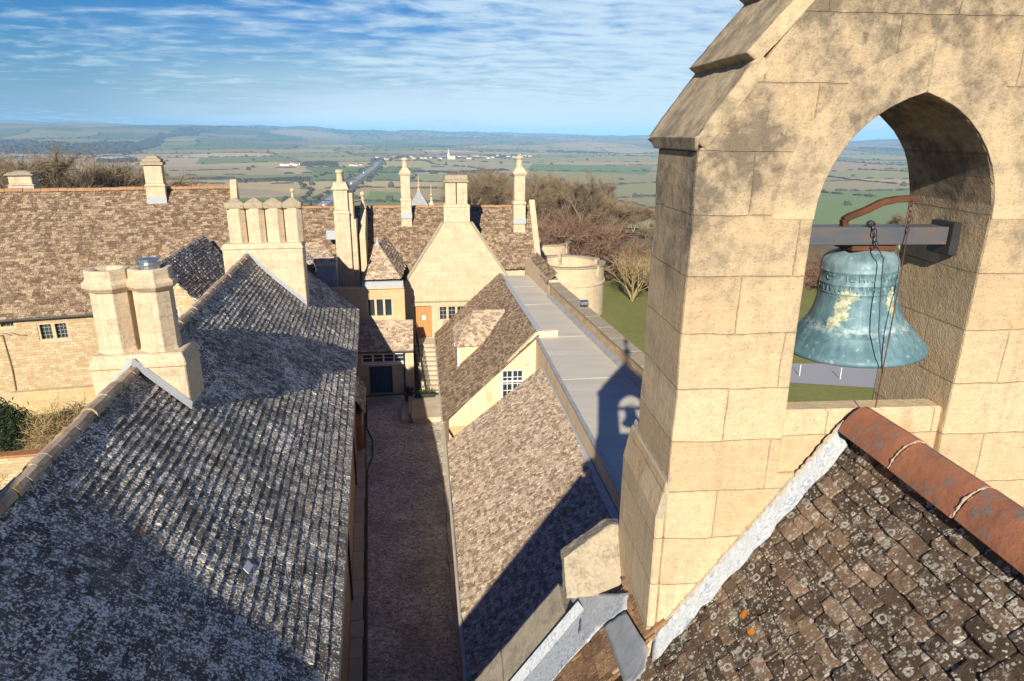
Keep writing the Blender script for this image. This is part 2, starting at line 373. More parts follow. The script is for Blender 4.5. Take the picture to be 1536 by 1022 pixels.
def simple(name, c1, c2, scale, rough=.85, bumps=.2, metal=0.0, c3=None, c3lim=(.6, .7), stretch=(1, 1, 1), bdist=.02, spec=.25):
    m, t = new_mat(name); p = t.vmul(t.pos(), stretch); n = t.noise(scale, 5, .6, p); n2 = t.noise(scale*6, 4, .65, p)
    c = t.mix(t.ramp(n, [(.35, 0.0), (.65, 1.0)]), c1, c2)
    if c3: c = t.mix(t.ramp(t.m('ADD', t.m('MULTIPLY', n2, .6), t.m('MULTIPLY', n, .4)), [(c3lim[0], 0.0), (c3lim[1], 1.0)]), c, c3)
    fin(t, c, t.bump(n2, bumps, bdist), rough, metal, spec); return m
M['terracotta'] = simple('terracotta_ridge', (.36, .15, .08), (.24, .10, .06), 3.4, .85, .7, c3=(.17, .155, .14), c3lim=(.53, .60), bdist=.008)
M['orangeridge'] = simple('orange_ridge', (.40, .225, .115), (.32, .175, .09), 2.0, .85, .4, c3=(.55, .30, .10))
M['ridgestone'] = simple('ridge_stone', (.32, .22, .14), (.46, .39, .29), 2.2, .9, .6, c3=(.62, .30, .04), c3lim=(.565, .62))
M['lead'] = simple('lead_flashing', (.34, .36, .37), (.52, .52, .50), 3.4, .6, .12, c3=(.20, .25, .31), c3lim=(.47, .62), stretch=(3.5, 3.5, 1.2), spec=.4)
M['oldlead'] = simple('old_lead', (.22, .24, .25), (.33, .33, .32), 3, .55, .2, c3=(.16, .15, .13), spec=.4)
M['white'] = simple('white_paint', (.72, .70, .64), (.78, .77, .72), 3, .5, .05)
M['iron'] = simple('black_iron', (.018, .02, .024), (.03, .03, .033), 8, .5, .1, spec=.5)
M['gutter'] = simple('gutter_paint', (.42, .38, .30), (.50, .46, .38), 2, .6, .1)
M['darkgutter'] = simple('dark_gutter', (.05, .05, .055), (.08, .075, .07), 2, .6, .1)
M['bluedoor'] = simple('blue_door_paint', (.02, .055, .10), (.03, .07, .12), 2, .5, .1, stretch=(14, 14, .6))
M['oak'] = simple('oak_boards', (.40, .20, .07), (.50, .27, .10), 1.6, .6, .2, stretch=(9, 9, .5))
M['paper'] = simple('paper', (.75, .74, .70), (.78, .77, .74), 2, .7, 0)
M['rust'] = simple('rusty_iron', (.085, .038, .022), (.15, .06, .03), 9, .75, .35, .3, c3=(.05, .04, .035), bdist=.004)
M['beam'] = simple('painted_iron_beam', (.085, .10, .125), (.12, .115, .115), 5, .55, .25, .35, c3=(.26, .10, .05), c3lim=(.58, .66), stretch=(1, 1, 2.5), bdist=.004)
M['bark'] = simple('bark', (.24, .19, .12), (.36, .29, .19), 1.6, .95, .5)
M['twig'] = simple('twigs', (.17, .125, .075), (.26, .195, .12), .5, .95, 0)
M['paletwig'] = simple('pale_twigs', (.28, .20, .095), (.35, .26, .13), .9, .95, 0)
M['reedtwig'] = simple('red_brown_twigs', (.17, .10, .065), (.23, .145, .09), .5, .95, 0)
M['evergreen'] = simple('evergreen_leaves', (.022, .04, .016), (.045, .07, .025), 3, .8, 0)
M['flatroof'] = simple('roof_felt', (.47, .43, .36), (.56, .51, .425), .8, .8, .3, c3=(.40, .365, .30), c3lim=(.55, .75), stretch=(.35, 1.6, 1))
M['paving'] = simple('stone_paving', (.42, .355, .25), (.54, .465, .34), 1.1, .9, .4)
def gravel_mat():
    m, t = new_mat('alley_gravel'); p = t.pos(); big = t.noise(.45, 5, .65, p); mid = t.noise(3.2, 5, .65, p); peb = t.voro(11, p, out=1); pr, pg, pb = t.sep(peb); d = t.voro(11, p)
    c = t.ramp(t.m('ADD', t.m('MULTIPLY', pr, .62), t.m('MULTIPLY', mid, .38)), [(.15, (.28, .26, .21)), (.5, (.55, .515, .42)), (.85, (.82, .78, .66))])
    c = t.mix(t.m('MULTIPLY', t.ramp(big, [(.42, 0.0), (.62, 1.0)]), .55), c, (.24, .215, .165))
    c = t.mix(t.m('MULTIPLY', t.ramp(t.noise(1.1, 4, .6, t.vadd(p, (4, 7, 1))), [(.58, 0.0), (.70, 1.0)]), .5), c, (.17, .19, .09))
    fin(t, c, t.bump(t.m('SUBTRACT', mid, d), .9, .05), .95); return m
M['gravel'] = gravel_mat()
M['brick'] = stone('orange_brick', (.40, .17, .075), (.46, .23, .11), (.30, .12, .05), .24, .085, .6, .25, 1.0, .5)
M['asphalt'] = simple('asphalt', (.27, .27, .28), (.33, .33, .335), .02, .9, 0)
M['carwhite'] = simple('white_car_paint', (.75, .75, .75), (.8, .8, .8), 2, .3, 0, spec=.5)
M['carblue'] = simple('blue_car_paint', (.08, .16, .30), (.1, .18, .33), 2, .3, 0, spec=.5)
M['farwall'] = simple('village_wall', (.52, .45, .34), (.60, .53, .42), .05, .9, 0)
M['farroof'] = simple('village_roof', (.17, .105, .075), (.24, .15, .10), .05, .9, 0)
M['metal'] = simple('zinc_cowl', (.45, .47, .50), (.55, .56, .57), 5, .35, .1, .9)
M['plaster'] = simple('mortar', (.36, .31, .235), (.50, .44, .35), 22, .95, .9, c3=(.25, .2, .14), c3lim=(.58, .66), bdist=.01)

def glass_mat():
    m, t = new_mat('window_glass'); p = t.pos(); n = t.noise(.9, 2, .5, p)
    fin(t, t.mix(n, (.015, .022, .026), (.04, .052, .055)), t.bump(n, .08, .05), .06, 0, .8); return m
M['glass'] = glass_mat()
def bell_mat():
    m, t = new_mat('verdigris_bronze'); p = t.node('ShaderNodeTexCoord').outputs['Object']; x, y, z = t.sep(p)
    ang = t.m('ARCTAN2', y, x)
    n1 = t.noise(5, 5, .6, p); n2 = t.noise(30, 5, .65, p)
    st = t.noise(1, 5, .6, t.comb(t.m('MULTIPLY', ang, 7.0), t.m('MULTIPLY', z, 1.6), 0.0))
    c = t.ramp(t.m('ADD', t.m('MULTIPLY', st, .38), t.m('ADD', t.m('MULTIPLY', n1, .42), t.m('MULTIPLY', n2, .2))), [(.30, (.035, .072, .085)), (.46, (.08, .155, .18)), (.58, (.16, .265, .285)), (.72, (.38, .50, .49))])
    up_ = t.sstep(z, .36, .60); c = t.mix(t.m('MULTIPLY', up_, t.ramp(n1, [(.38, .15), (.6, .75)])), c, (.31, .40, .39))
    band_ = t.m('MULTIPLY', t.sstep(t.m('ABSOLUTE', t.m('SUBTRACT', t.m('ADD', z, t.m('MULTIPLY', n1, .04)), .185)), .035, .0), t.ramp(n2, [(.42, 0.0), (.6, .8)])); c = t.mix(band_, c, (.42, .52, .50)); low = t.m('MULTIPLY', t.sstep(t.m('ADD', z, t.m('MULTIPLY', n2, .05)), .13, .04), .5); c = t.mix(low, c, (.10, .19, .225))
    c = t.mix(t.ramp(n2, [(.60, 0.0), (.70, .6)]), c, (.40, .52, .48))
    # the bare, scaled patch on the face towards the camera, and another at the right edge
    for ax, zz, wx, wz in ((-2.38, .265, .24, .07), (-2.24, .335, .28, .045), (-2.52, .195, .22, .035), (-1.12, .31, .16, .10)):
        da = t.m('DIVIDE', t.m('SUBTRACT', ang, ax), wx); dz_ = t.m('DIVIDE', t.m('SUBTRACT', z, zz), wz)
        d = t.m('ADD', t.m('ADD', t.m('MULTIPLY', da, da), t.m('MULTIPLY', dz_, dz_)), t.m('MULTIPLY', t.m('SUBTRACT', t.noise(24, 5, .75, p), .5), 3.6))
        c = t.mix(t.sstep(d, .75, .55), c, t.mix(t.ramp(n2, [(.46, 0.0), (.56, 1.0)]), (.30, .33, .22), (.52, .53, .37)))
    streaky = t.m('MULTIPLY', t.sstep(t.m('ABSOLUTE', t.m('ADD', ang, -3.02)), .13, .03), t.sstep(z, .1, .42)); c = t.mix(t.m('MULTIPLY', streaky, .8), c, (.50, .36, .19))
    fin(t, c, t.bump(n2, .22, .006), t.ramp(n2, [(.3, .42), (.7, .7)]), .15, .4); return m
M['bell'] = bell_mat()

def grass_mat():
    m, t = new_mat('countryside'); c = t.attr('fieldcol', 'Color'); p = t.pos()
    n = t.noise(.02, 6, .65, p); n2 = t.noise(.4, 5, .65, p)
    c = t.mix(t.m('MULTIPLY', t.ramp(n, [(.35, 0.0), (.7, 1.0)]), .4), c, t.mix(.5, c, (.30, .24, .11)))
    c = t.mix(t.m('MULTIPLY', t.ramp(n2, [(.4, 0.0), (.7, 1.0)]), .3), c, t.mix(.65, c, (.04, .045, .015)))
    n3 = t.noise(.11, 4, .6, p); n4 = t.noise(2.4, 5, .7, p)
    c = t.mix(t.m('MULTIPLY', t.ramp(n3, [(.42, 0.0), (.66, 1.0)]), .34), c, t.mix(.6, c, (.26, .22, .08)))
    c = t.mix(t.m('MULTIPLY', t.ramp(n4, [(.40, 0.0), (.62, 1.0)]), .34), c, t.mix(.6, c, (.045, .07, .015)))
    fin(t, c, None, .95); return m
M['country'] = grass_mat()

# ------------------------------------------------------------------ roof covering
def tile_rows(L, S, tw, ex, th, seed, keep=None, lift=1.9, jit=.18, ranges=None, taper=.3):
    """numpy description of overlapping slates on a strip L long and S up the slope"""
    r = np.random.default_rng(seed); out = []
    t = -.03; i = 0
    while t < S-.02:
        e = ex*(1+taper*(.5-t/S))
        lo, hi = (0, L) if ranges is None else ranges(min(t+.5*e, S))
        n = max(1, int(round((hi-lo)/tw)))
        if hi-lo > .02:
            wds = 1+r.uniform(-.3, .3, n); edges = np.concatenate([[0], np.cumsum(wds)]); edges = lo+(hi-lo)*edges/edges[-1]
            s0 = edges[:-1]; s1 = edges[1:]; jl = r.normal(0, jit*.35, n)*e
            out.append(np.stack([s0+.004, s1-.004, t+jl, np.minimum(t+1.55*e, S)*np.ones(n), r.uniform(0, 1, n), r.normal(0, 1, n)], 1))
        t += e; i += 1
    T = np.concatenate(out)
    if keep is not None: T = T[keep((T[:, 0]+T[:, 1])/2, T[:, 2])]
    return T
def roof_mesh(name, pos, nrm, T, th, mat, parent, lift=1.9, tilt=.35, vary=.45):
    n = len(T); s0, s1, t0, t1, tint, g = T.T
    lo = th*(lift+np.clip(g, -1.5, 2)*vary); hi = th*.25*np.ones(n)
    tl = g*th*tilt
    def P(s, t, h): return pos(s, t)+nrm(s, t)*h[:, None]
    a = P(s0, t0, lo+tl); b = P(s1, t0+tl*.5, lo-tl); c = P(s1, t1, hi); d = P(s0, t1, hi)
    e = P(s0, t0, lo+tl-th*1.25); f = P(s1, t0+tl*.5, lo-tl-th*1.25); g2 = P(s1, t1, hi-th*1.2); h2 = P(s0, t1, hi-th*1.2)
    V = np.stack([a, b, c, d, e, f, g2, h2], 1).reshape(-1, 3)
    k = np.arange(n)[:, None]*8
    Q = np.concatenate([k+np.array([[0, 1, 2, 3]]), k+np.array([[4, 5, 1, 0]]), k+np.array([[5, 6, 2, 1]]), k+np.array([[7, 4, 0, 3]])])
    tt = np.tile(tint, 4)
    return V, Q, tt
def tiled(name, pos, nrm, L, S, tw, ex, th, mat, parent, seed, keep=None, ranges=None, lift=1.9, tilt=.35, jit=.18, taper=.3, vary=.45):
    T = tile_rows(L, S, tw, ex, th, seed, keep, lift, jit, ranges, taper)
    V, Q, tt = roof_mesh(name, pos, nrm, T, th, mat, parent, lift, tilt, vary)
    # boarding below the slates
    nb = 24; sg, tg = np.meshgrid(np.linspace(0, 1, 9), np.linspace(0, 1, nb))
    tg = tg*S
    if ranges is None: lo_, hi_ = np.zeros(nb), np.full(nb, L)
    else: lo_, hi_ = np.array([ranges(x) for x in tg[:, 0]]).T
    sgm = lo_[:, None]+sg*(hi_-lo_)[:, None]
    B = pos(sgm.ravel(), tg.ravel())-nrm(sgm.ravel(), tg.ravel())*.02
    if keep is None:
        q = []
        for j in range(nb-1):
            for i in range(8): q.append((j*9+i, j*9+i+1, (j+1)*9+i+1, (j+1)*9+i))
        q = np.array(q)+len(V); V = np.concatenate([V, B]); Q = np.concatenate([Q, q]); tt = np.concatenate([tt, np.full(len(q), .3)])
    return mesh_np(name, V, Q, mat, parent, tt)
def plane_roof(e0, e1, r0, r1):
    """pos/normal functions of a (possibly tapering) slope between eaves e0-e1 and ridge r0-r1, with its sizes"""
    e0, e1, r0, r1 = [np.array(p, float) for p in (e0, e1, r0, r1)]
    L = np.linalg.norm(e1-e0); ux = (e1-e0)/L
    up_ = (r0+r1)/2-(e0+e1)/2; up_ -= ux*up_.dot(ux); S = np.linalg.norm(up_); uy = up_/S
    nn = np.cross(ux, uy); nn = nn if nn[2] > 0 else -nn
    a0 = (r0-e0).dot(ux); a1 = (r1-e0).dot(ux)
    def pos(s, t): return e0+np.outer(s, ux)+np.outer(t, uy)
    def nrm(s, t): return np.repeat(nn[None], len(s), 0)
    def rng_(t): f = min(max(t/S, 0), 1); return (a0*f, L+(a1-L)*f)
    return pos, nrm, L, S, rng_
def slope(name, e0, e1, r0, r1, mat, parent, seed, tw=.3, ex=.2, th=.025, **k):
    pos, nrm, L, S, rg = plane_roof(e0, e1, r0, r1)
    return tiled(name, pos, nrm, L, S, tw, ex, th, mat, parent, seed, ranges=rg, **k)
def ridge_tiles(name, p0, p1, r, seg, mat, parent, seed=1, drop=.6):
    """a row of half-round ridge tiles, each a little out of line with the next"""
    rr_ = random.Random(seed); p0 = np.array(p0, float); p1 = np.array(p1, float); d = p1-p0; L = np.linalg.norm(d); d /= L
    side = np.cross(d, [0, 0, 1]); side /= np.linalg.norm(side); upv = np.cross(side, d)
    m = MB(); n = max(1, int(round(L/seg)))
    for i in range(n):
        a = p0+d*(L*i/n+.008); b = p0+d*(L*(i+1)/n-.008); o = side*rr_.uniform(-.02, .02)+upv*rr_.uniform(-.015, .02); q = r*rr_.uniform(.93, 1.07)
        ring = []
        for p in (a, b):
            for j in range(7):
                an = pi*(j/6)*1.1-.05*pi; ring.append(p+o+side*cos(an)*q+upv*(sin(an)*q*1.0-.35*r))
        m.add(ring, [(j, j+1, 8+j, 7+j) for j in range(6)]+[tuple(range(7)), tuple(range(13, 6, -1))])
    return m.build(name, mat, parent)

def window(parent, F, v, u0, u1, z0, z1, lights, bars, mframe, deep=.14, fr=.07, mull=.09, sill=True, name='window', label=None, surround=None):
    """stone or wooden frame with mullions and glazing bars set in an opening that starts at v"""
    m = MB()
    m.box(F, u0, u0+fr, v-.012, v+deep, z0, z1).box(F, u1-fr, u1, v-.012, v+deep, z0, z1).box(F, u0+fr, u1-fr, v-.012, v+deep, z1-fr, z1).box(F, u0+fr, u1-fr, v-.012, v+deep, z0, z0+fr)
    iw = (u1-u0-2*fr-mull*(lights-1))/lights
    for i in range(1, lights): a = u0+fr+iw*i+mull*(i-1); m.box(F, a, a+mull, v-.006, v+deep-.005, z0+fr, z1-fr)
    o = m.build(name, mframe, parent, bevel=.008)
    if label: o['label'] = label
    MB().box(F, u0+.02, u1-.02, v+deep-.03, v+deep-.01, z0+.02, z1-.02).build('pane', M['glass'], o)
    if bars:
        nx, nz = bars; b = MB()
        for i in range(lights):
            a = u0+fr+(iw+mull)*i
            for j in range(1, nx): x = a+iw*j/nx; b.box(F, x-.014, x+.014, v+deep-.06, v+deep-.032, z0+fr, z1-fr)
            for j in range(1, nz): z = z0+fr+(z1-z0-2*fr)*j/nz; b.box(F, a, a+iw, v+deep-.058, v+deep-.034, z-.014, z+.014)
        b.build('glazing_bars', M['white'] if mframe is M['white'] else M['oldlead'], o)
    if sill: MB().box(F, u0-.08, u1+.08, v-.07, v+.05, z0-.10, z0-.003).build('sill', mframe, o, bevel=.012)
    return o
def rect(u0, u1, z0, z1): return [(u0, z0), (u1, z0), (u1, z1), (u0, z1)]

# ================================================================== THE BELLCOTE (frame FC, face at v = 3.1)
BV0, BV1 = 3.1, 3.74
UC = 2.18; UL, UR = 1.12, 3.24; JL, JR = 1.725, 2.635; SILL = 14.64; SPR = 16.02
def pier_noise(o, amp, seed):
    return o
bellcote = thing('bellcote', 'weathered cream stone bellcote with a pointed arch holding the green bell', 'bellcote', FC(UC, BV0, 13.0))
rise = 16.60-SPR; half = (JR-JL)/2
Rr = (half*half+rise*rise)/(2*half)*1.0                       # two-centred arch
arc = []
for i in range(13):
    a = math.asin(rise/Rr)*i/12; arc.append((JL+Rr-Rr*cos(a), SPR+Rr*sin(a)))
arcR = [(JL+JR-u, z) for u, z in arc[-2::-1]]
hole = [(JL, SILL)]+[(JL, SILL+(SPR-SILL)*k/6) for k in range(1, 6)]+arc+arcR+[(JR, SPR-(SPR-SILL)*k/6) for k in range(1, 6)]+[(JR, SILL)]
hole = [(u+rnd.uniform(-.004, .004), z+rnd.uniform(-.003, .003)) for u, z in hole]
PEAK = 17.86
lside = [(UL+rnd.uniform(-.006, .006), 13.2+k*.212) for k in range(0, 16)]
outl = [(UR, 13.2), (UR, 16.33), (UC+.10, PEAK-.12), (UC-.10, PEAK-.12), (UL, 16.33)]+lside[::-1][1:]
mb = MB().panel(FC, outl[::-1], BV0, BV1, [hole])
bw = mb.build('wall', M['belfry'], bellcote, bevel=.014, seg=2)
# arch stones: a ring a few millimetres proud, in two joints
def ring_pts(off):
    out = []
    for i in range(10):
        a = math.asin(rise/Rr)*i/9*1.0; out.append((JL+Rr-(Rr+off)*cos(a), SPR+(Rr+off)*sin(a)))
    return out
M['archstone'] = stone('arch_stone', (.55, .415, .25), (.64, .515, .335), (.47, .325, .18), 9, 9, 0, .5, 1.7, .9, top=(15.8, 16.8, .8), pit=.1)
for sgn in (0, 1):
    inn, outr = ring_pts(.004), ring_pts(.215)
    outr[-1] = (UC-.004, outr[-1][1]+.03); inn[-1] = (UC-.004, inn[-1][1])
    pts = inn+outr[::-1]
    pts = [(u, z) for u, z in pts]
    if sgn: pts = [(JL+JR-u, z) for u, z in pts]
    q = [FC(u, BV0-.003, z) for u, z in pts]
    MB().prism(q, FC.d*.08).build('arch_stones', M['archstone'], bellcote, bevel=.002)
# stepped coping slabs over both shoulders
slopev = np.array([UC-.10-UL, PEAK-.05-16.40]); SLN = np.linalg.norm(slopev); sx, sz = slopev/SLN
def coping(side, a, b, lift, th, over):
    """one slab from a to b metres up the slope, its lower end lifted clear of the slab below"""
    def pt(t, h): u = UL+sx*t-sz*h; z = 16.40+sz*t+sx*h; return ((2*UC-u) if side else u, z)
    low = [pt(a, lift-th), pt(a, lift), pt(b, .0), pt(b, -.075)]
    m = MB(); q = [FC(u, BV0-.003, z) for u, z in low]; m.prism(q, FC.d*(BV1-BV0+.10+over))
    o = m.build('coping_slab', M['coping'], bellcote); roughen(o, .007, .12, 5); return o
for side in (0, 1):
    coping(side, -.03, .43, .012, .07, .06); coping(side, .40, .86, .052, .07, .04); coping(side, .83, 1.30, .052, .07, .04); coping(side, 1.27, SLN+.03, .052, .07, .0)
    u = (UL-.035) if not side else (2*UC-UL+.035)
    a, b = (u, u+.15) if not side else (u-.15, u)
    (a, b) = (UL-.03, UL-.003) if not side else (UR+.003, UR+.03)
    MB().frustum(FC, (a if side else a+.015, b if not side else b-.015, BV0, BV1+.05), 16.335, (a, b, BV0-.02, BV1+.08), 16.40).build('kneeler_moulding', M['coping'], bellcote, bevel=.008)
# finial: neck, ball and cross
MB().frustum(FC, (UC-.16, UC+.16, BV0+.1, BV1-.1), PEAK-.1, (UC-.06, UC+.06, BV0+.24, BV1-.24), PEAK+.34).build('finial_base', M['coping'], bellcote, bevel=.01)
MB().lathe(FC(UC, 3.42, PEAK+.33), [(.06, 0), (.06, .2), (.13, .26), (.16, .36), (.12, .48), (.05, .54), (.045, .9), (.09, .95), (.11, 1.03), (.07, 1.12), (.03, 1.15), (.025, 1.6)], 14).build('finial', M['coping'], bellcote, smooth=True)
# set-off block at the foot of the left pier and the sill
MB().panel(FC, [(.985+.08, 12.6), (UL-.003, 12.6), (UL-.003, 14.62), (1.105, 14.60), (1.065, 14.40)][::-1], BV0+.004, BV1+.12).build('pier_offset', M['belfry'], bellcote, bevel=.01)
MB().panel(FC, [(1.068, 14.39), (1.122, 14.66), (1.135, 14.655), (1.10, 14.38)][::-1], BV0+.0, BV1+.1).build('mortar_fillet', M['plaster'], bellcote, bevel=.012)
MB().panel(FC, rect(JL-.002, JR+.002, 14.2, 15.0), BV0+.035, BV0+.17).build('sill', M['belfry'], bellcote, bevel=.015)

# ------------------------------------------------------------------ the bell
BC = FC(2.235, 3.42, 15.262)
bell = thing('bell', 'blue green verdigris bell hung in the stone arch', 'bell', BC)
K = .905
prof = [(.330, .012), (.352, .0), (.368, .004), (.372, .018), (.366, .03), (.363, .036), (.357, .044), (.353, .05), (.345, .062), (.318, .105), (.298, .140), (.296, .146), (.288, .150), (.285, .160), (.278, .164), (.275, .172), (.262, .20), (.245, .25), (.232, .31), (.224, .37), (.2235, .378), (.2275, .382), (.2275, .388), (.2225, .392), (.221, .43), (.2245, .434), (.2245, .440), (.2195, .446), (.2185, .505), (.222, .509), (.222, .514), (.2175, .519), (.217, .54), (.213, .560), (.200, .583), (.178, .600), (.150, .612), (.120, .622), (.095, .640), (.075, .662), (.0, .664)]
prof = [(r*(1-.105*min(1, max(0, (z-.04)/.25))), z*K) for r, z in prof]
mb = MB().lathe(BC, prof, 72, cap=False)
mb.lathe(BC, [(.330, .012), (.30, .05), (.25, .16), (.175, .32), (.14, .50), (.0, .51)], 40, cap=False)
for i in range(46):                                   # the raised leaf frieze under the lettering
    a = 2*pi*i/46
    for dz_, ln in ((.418, .012), (.402, .017), (.41, .009)):
        a2 = a+rnd.uniform(-.03, .03); c = BC+np.array([cos(a2)*.2005, sin(a2)*.2005, dz_*K]); tng = np.array([-sin(a2), cos(a2), 0])*.006; rad_ = np.array([cos(a2), sin(a2), 0])*.006
        mb.add([c-tng, c+np.array([0, 0, -ln]), c+tng, c+np.array([0, 0, ln]), c+rad_], [(0, 1, 4), (1, 2, 4), (2, 3, 4), (3, 0, 4)])
def bent_text(txt, R0, z, h, ang0, spread=None):
    cu = bpy.data.curves.new('lettering', 'FONT'); cu.body = txt; cu.size = h*1.38; cu.extrude = .0035; cu.space_character = 1.25
    ob = bpy.data.objects.new('lettering', cu); COL.objects.link(ob); dg = bpy.context.evaluated_depsgraph_get(); dg.update()
    me = bpy.data.meshes.new_from_object(ob.evaluated_get(dg)); bpy.data.objects.remove(ob)
    for vtx in me.vertices:
        x, y, zz = vtx.co; a = ang0+x/R0; r = R0+zz
        vtx.co = (r*cos(a), r*sin(a), z+y)
    mb.add([tuple(BC+np.array(vtx.co)) for vtx in me.vertices], [tuple(p.vertices) for p in me.polygons])
bent_text('C°   JOHN  TAYL   O  O', .1965, .462*K, .033, -2.93)
bb = mb.build('bell_body', M['bell'], bell)
for p in bb.data.polygons: p.use_smooth = True
bb.rotation_mode = 'AXIS_ANGLE'; bb.rotation_axis_angle = (radians(-4.5), *FC.d)                # it hangs a little out of plumb
bmz0, bmz1 = 15.862, 15.955
BMV = 3.30
beam = MB().box(FC, 1.60, 2.585, BMV, BMV+.012, bmz0, bmz1).box(FC, 1.60, 2.585, BMV+.012, BMV+.13, bmz1-.014, bmz1-.001).box(FC, 1.60, 2.585, BMV+.012, BMV+.13, bmz0+.001, bmz0+.014).build('headstock_beam', M['beam'], bell, bevel=.003)
MB().box(FC, 2.08, 2.32, BMV+.02, 3.50, 15.825, 15.861).build('clamp_plate', M['rust'], bell, bevel=.004)
MB().box(FC, 2.587, 2.632, BMV-.03, BMV+.15, bmz0-.055, bmz1+.025).build('bearing_block', M['iron'], bell, bevel=.006)
def px(x, y, v): u, z = FC.at_v(x, y, v); return FC(u, v, z)
lv = [px(1266, 352, 3.36), px(1266, 330, 3.36), px(1274, 325, 3.36), px(1300, 315, 3.35), px(1322, 304, 3.34), px(1345, 299, 3.32), px(1373, 298, 3.30)]
lm = MB()
for a, b in zip(lv[:-1], lv[1:]):
    d = np.array(b)-np.array(a); d /= np.linalg.norm(d); n_ = np.cross(FC.d, d); n_ /= np.linalg.norm(n_); a = a-d*.004; b = b+d*.004
    lm.prism([a-n_*.016-FC.d*.02, a+n_*.016-FC.d*.02, a+n_*.016+FC.d*.02, a-n_*.016+FC.d*.02], np.array(b)-np.array(a))
lm.build('lever_arm', M['rust'], bell, bevel=.004)
ch = MB()
for k in range(6):
    c = px(1367-1.0*k, 305+8*k, 3.285); pts = []
    for j in range(9):
        a = 2*pi*j/8; off = (FC.r if k % 2 else FC.d)*cos(a)*.009; pts.append(c+off+np.array([0, 0, sin(a)*.018]))
    ch.path(pts, .0024, 5)
ch.build('chain', M['rust'], bell)
MB().path([px(1362, 345, 3.28), px(1346, 440, 3.2), px(1331, 520, 3.06), px(1313, 612, 2.97)], .0032, 6).build('pull_wire', M['rust'], bell)
hk = MB()
for k in range(4):
    c = px(1311+1.0*k, 340+9*k, 3.275); pts = [c+((FC.r if k % 2 else FC.d)*cos(2*pi*j/8)*.011+np.array([0, 0, sin(2*pi*j/8)*.018])) for j in range(9)]
    hk.path(pts, .0032, 5)
hk.lathe(px(1306, 336, 3.30), [(.0, -.02), (.018, -.012), (.022, .0), (.016, .014), (.0, .02)], 10).build('hook_and_shackle', M['iron'], bell)
MB().path([px(1313, 368, 3.275), px(1320, 378, 3.19), px(1325, 388, 3.17), px(1321, 440, 3.14), px(1318, 500, 3.07), px(1322, 535, 3.02), px(1324, 560, 3.02)], .0030, 6).build('clapper_cable', M['iron'], bell)
MB().lathe(BC+np.array([0, 0, .03]), [(.0, -.03), (.035, -.02), (.05, .01), (.04, .05), (.018, .09), (.014, .5), (0, .5)], 12).build('clapper', M['rust'], bell, smooth=True)

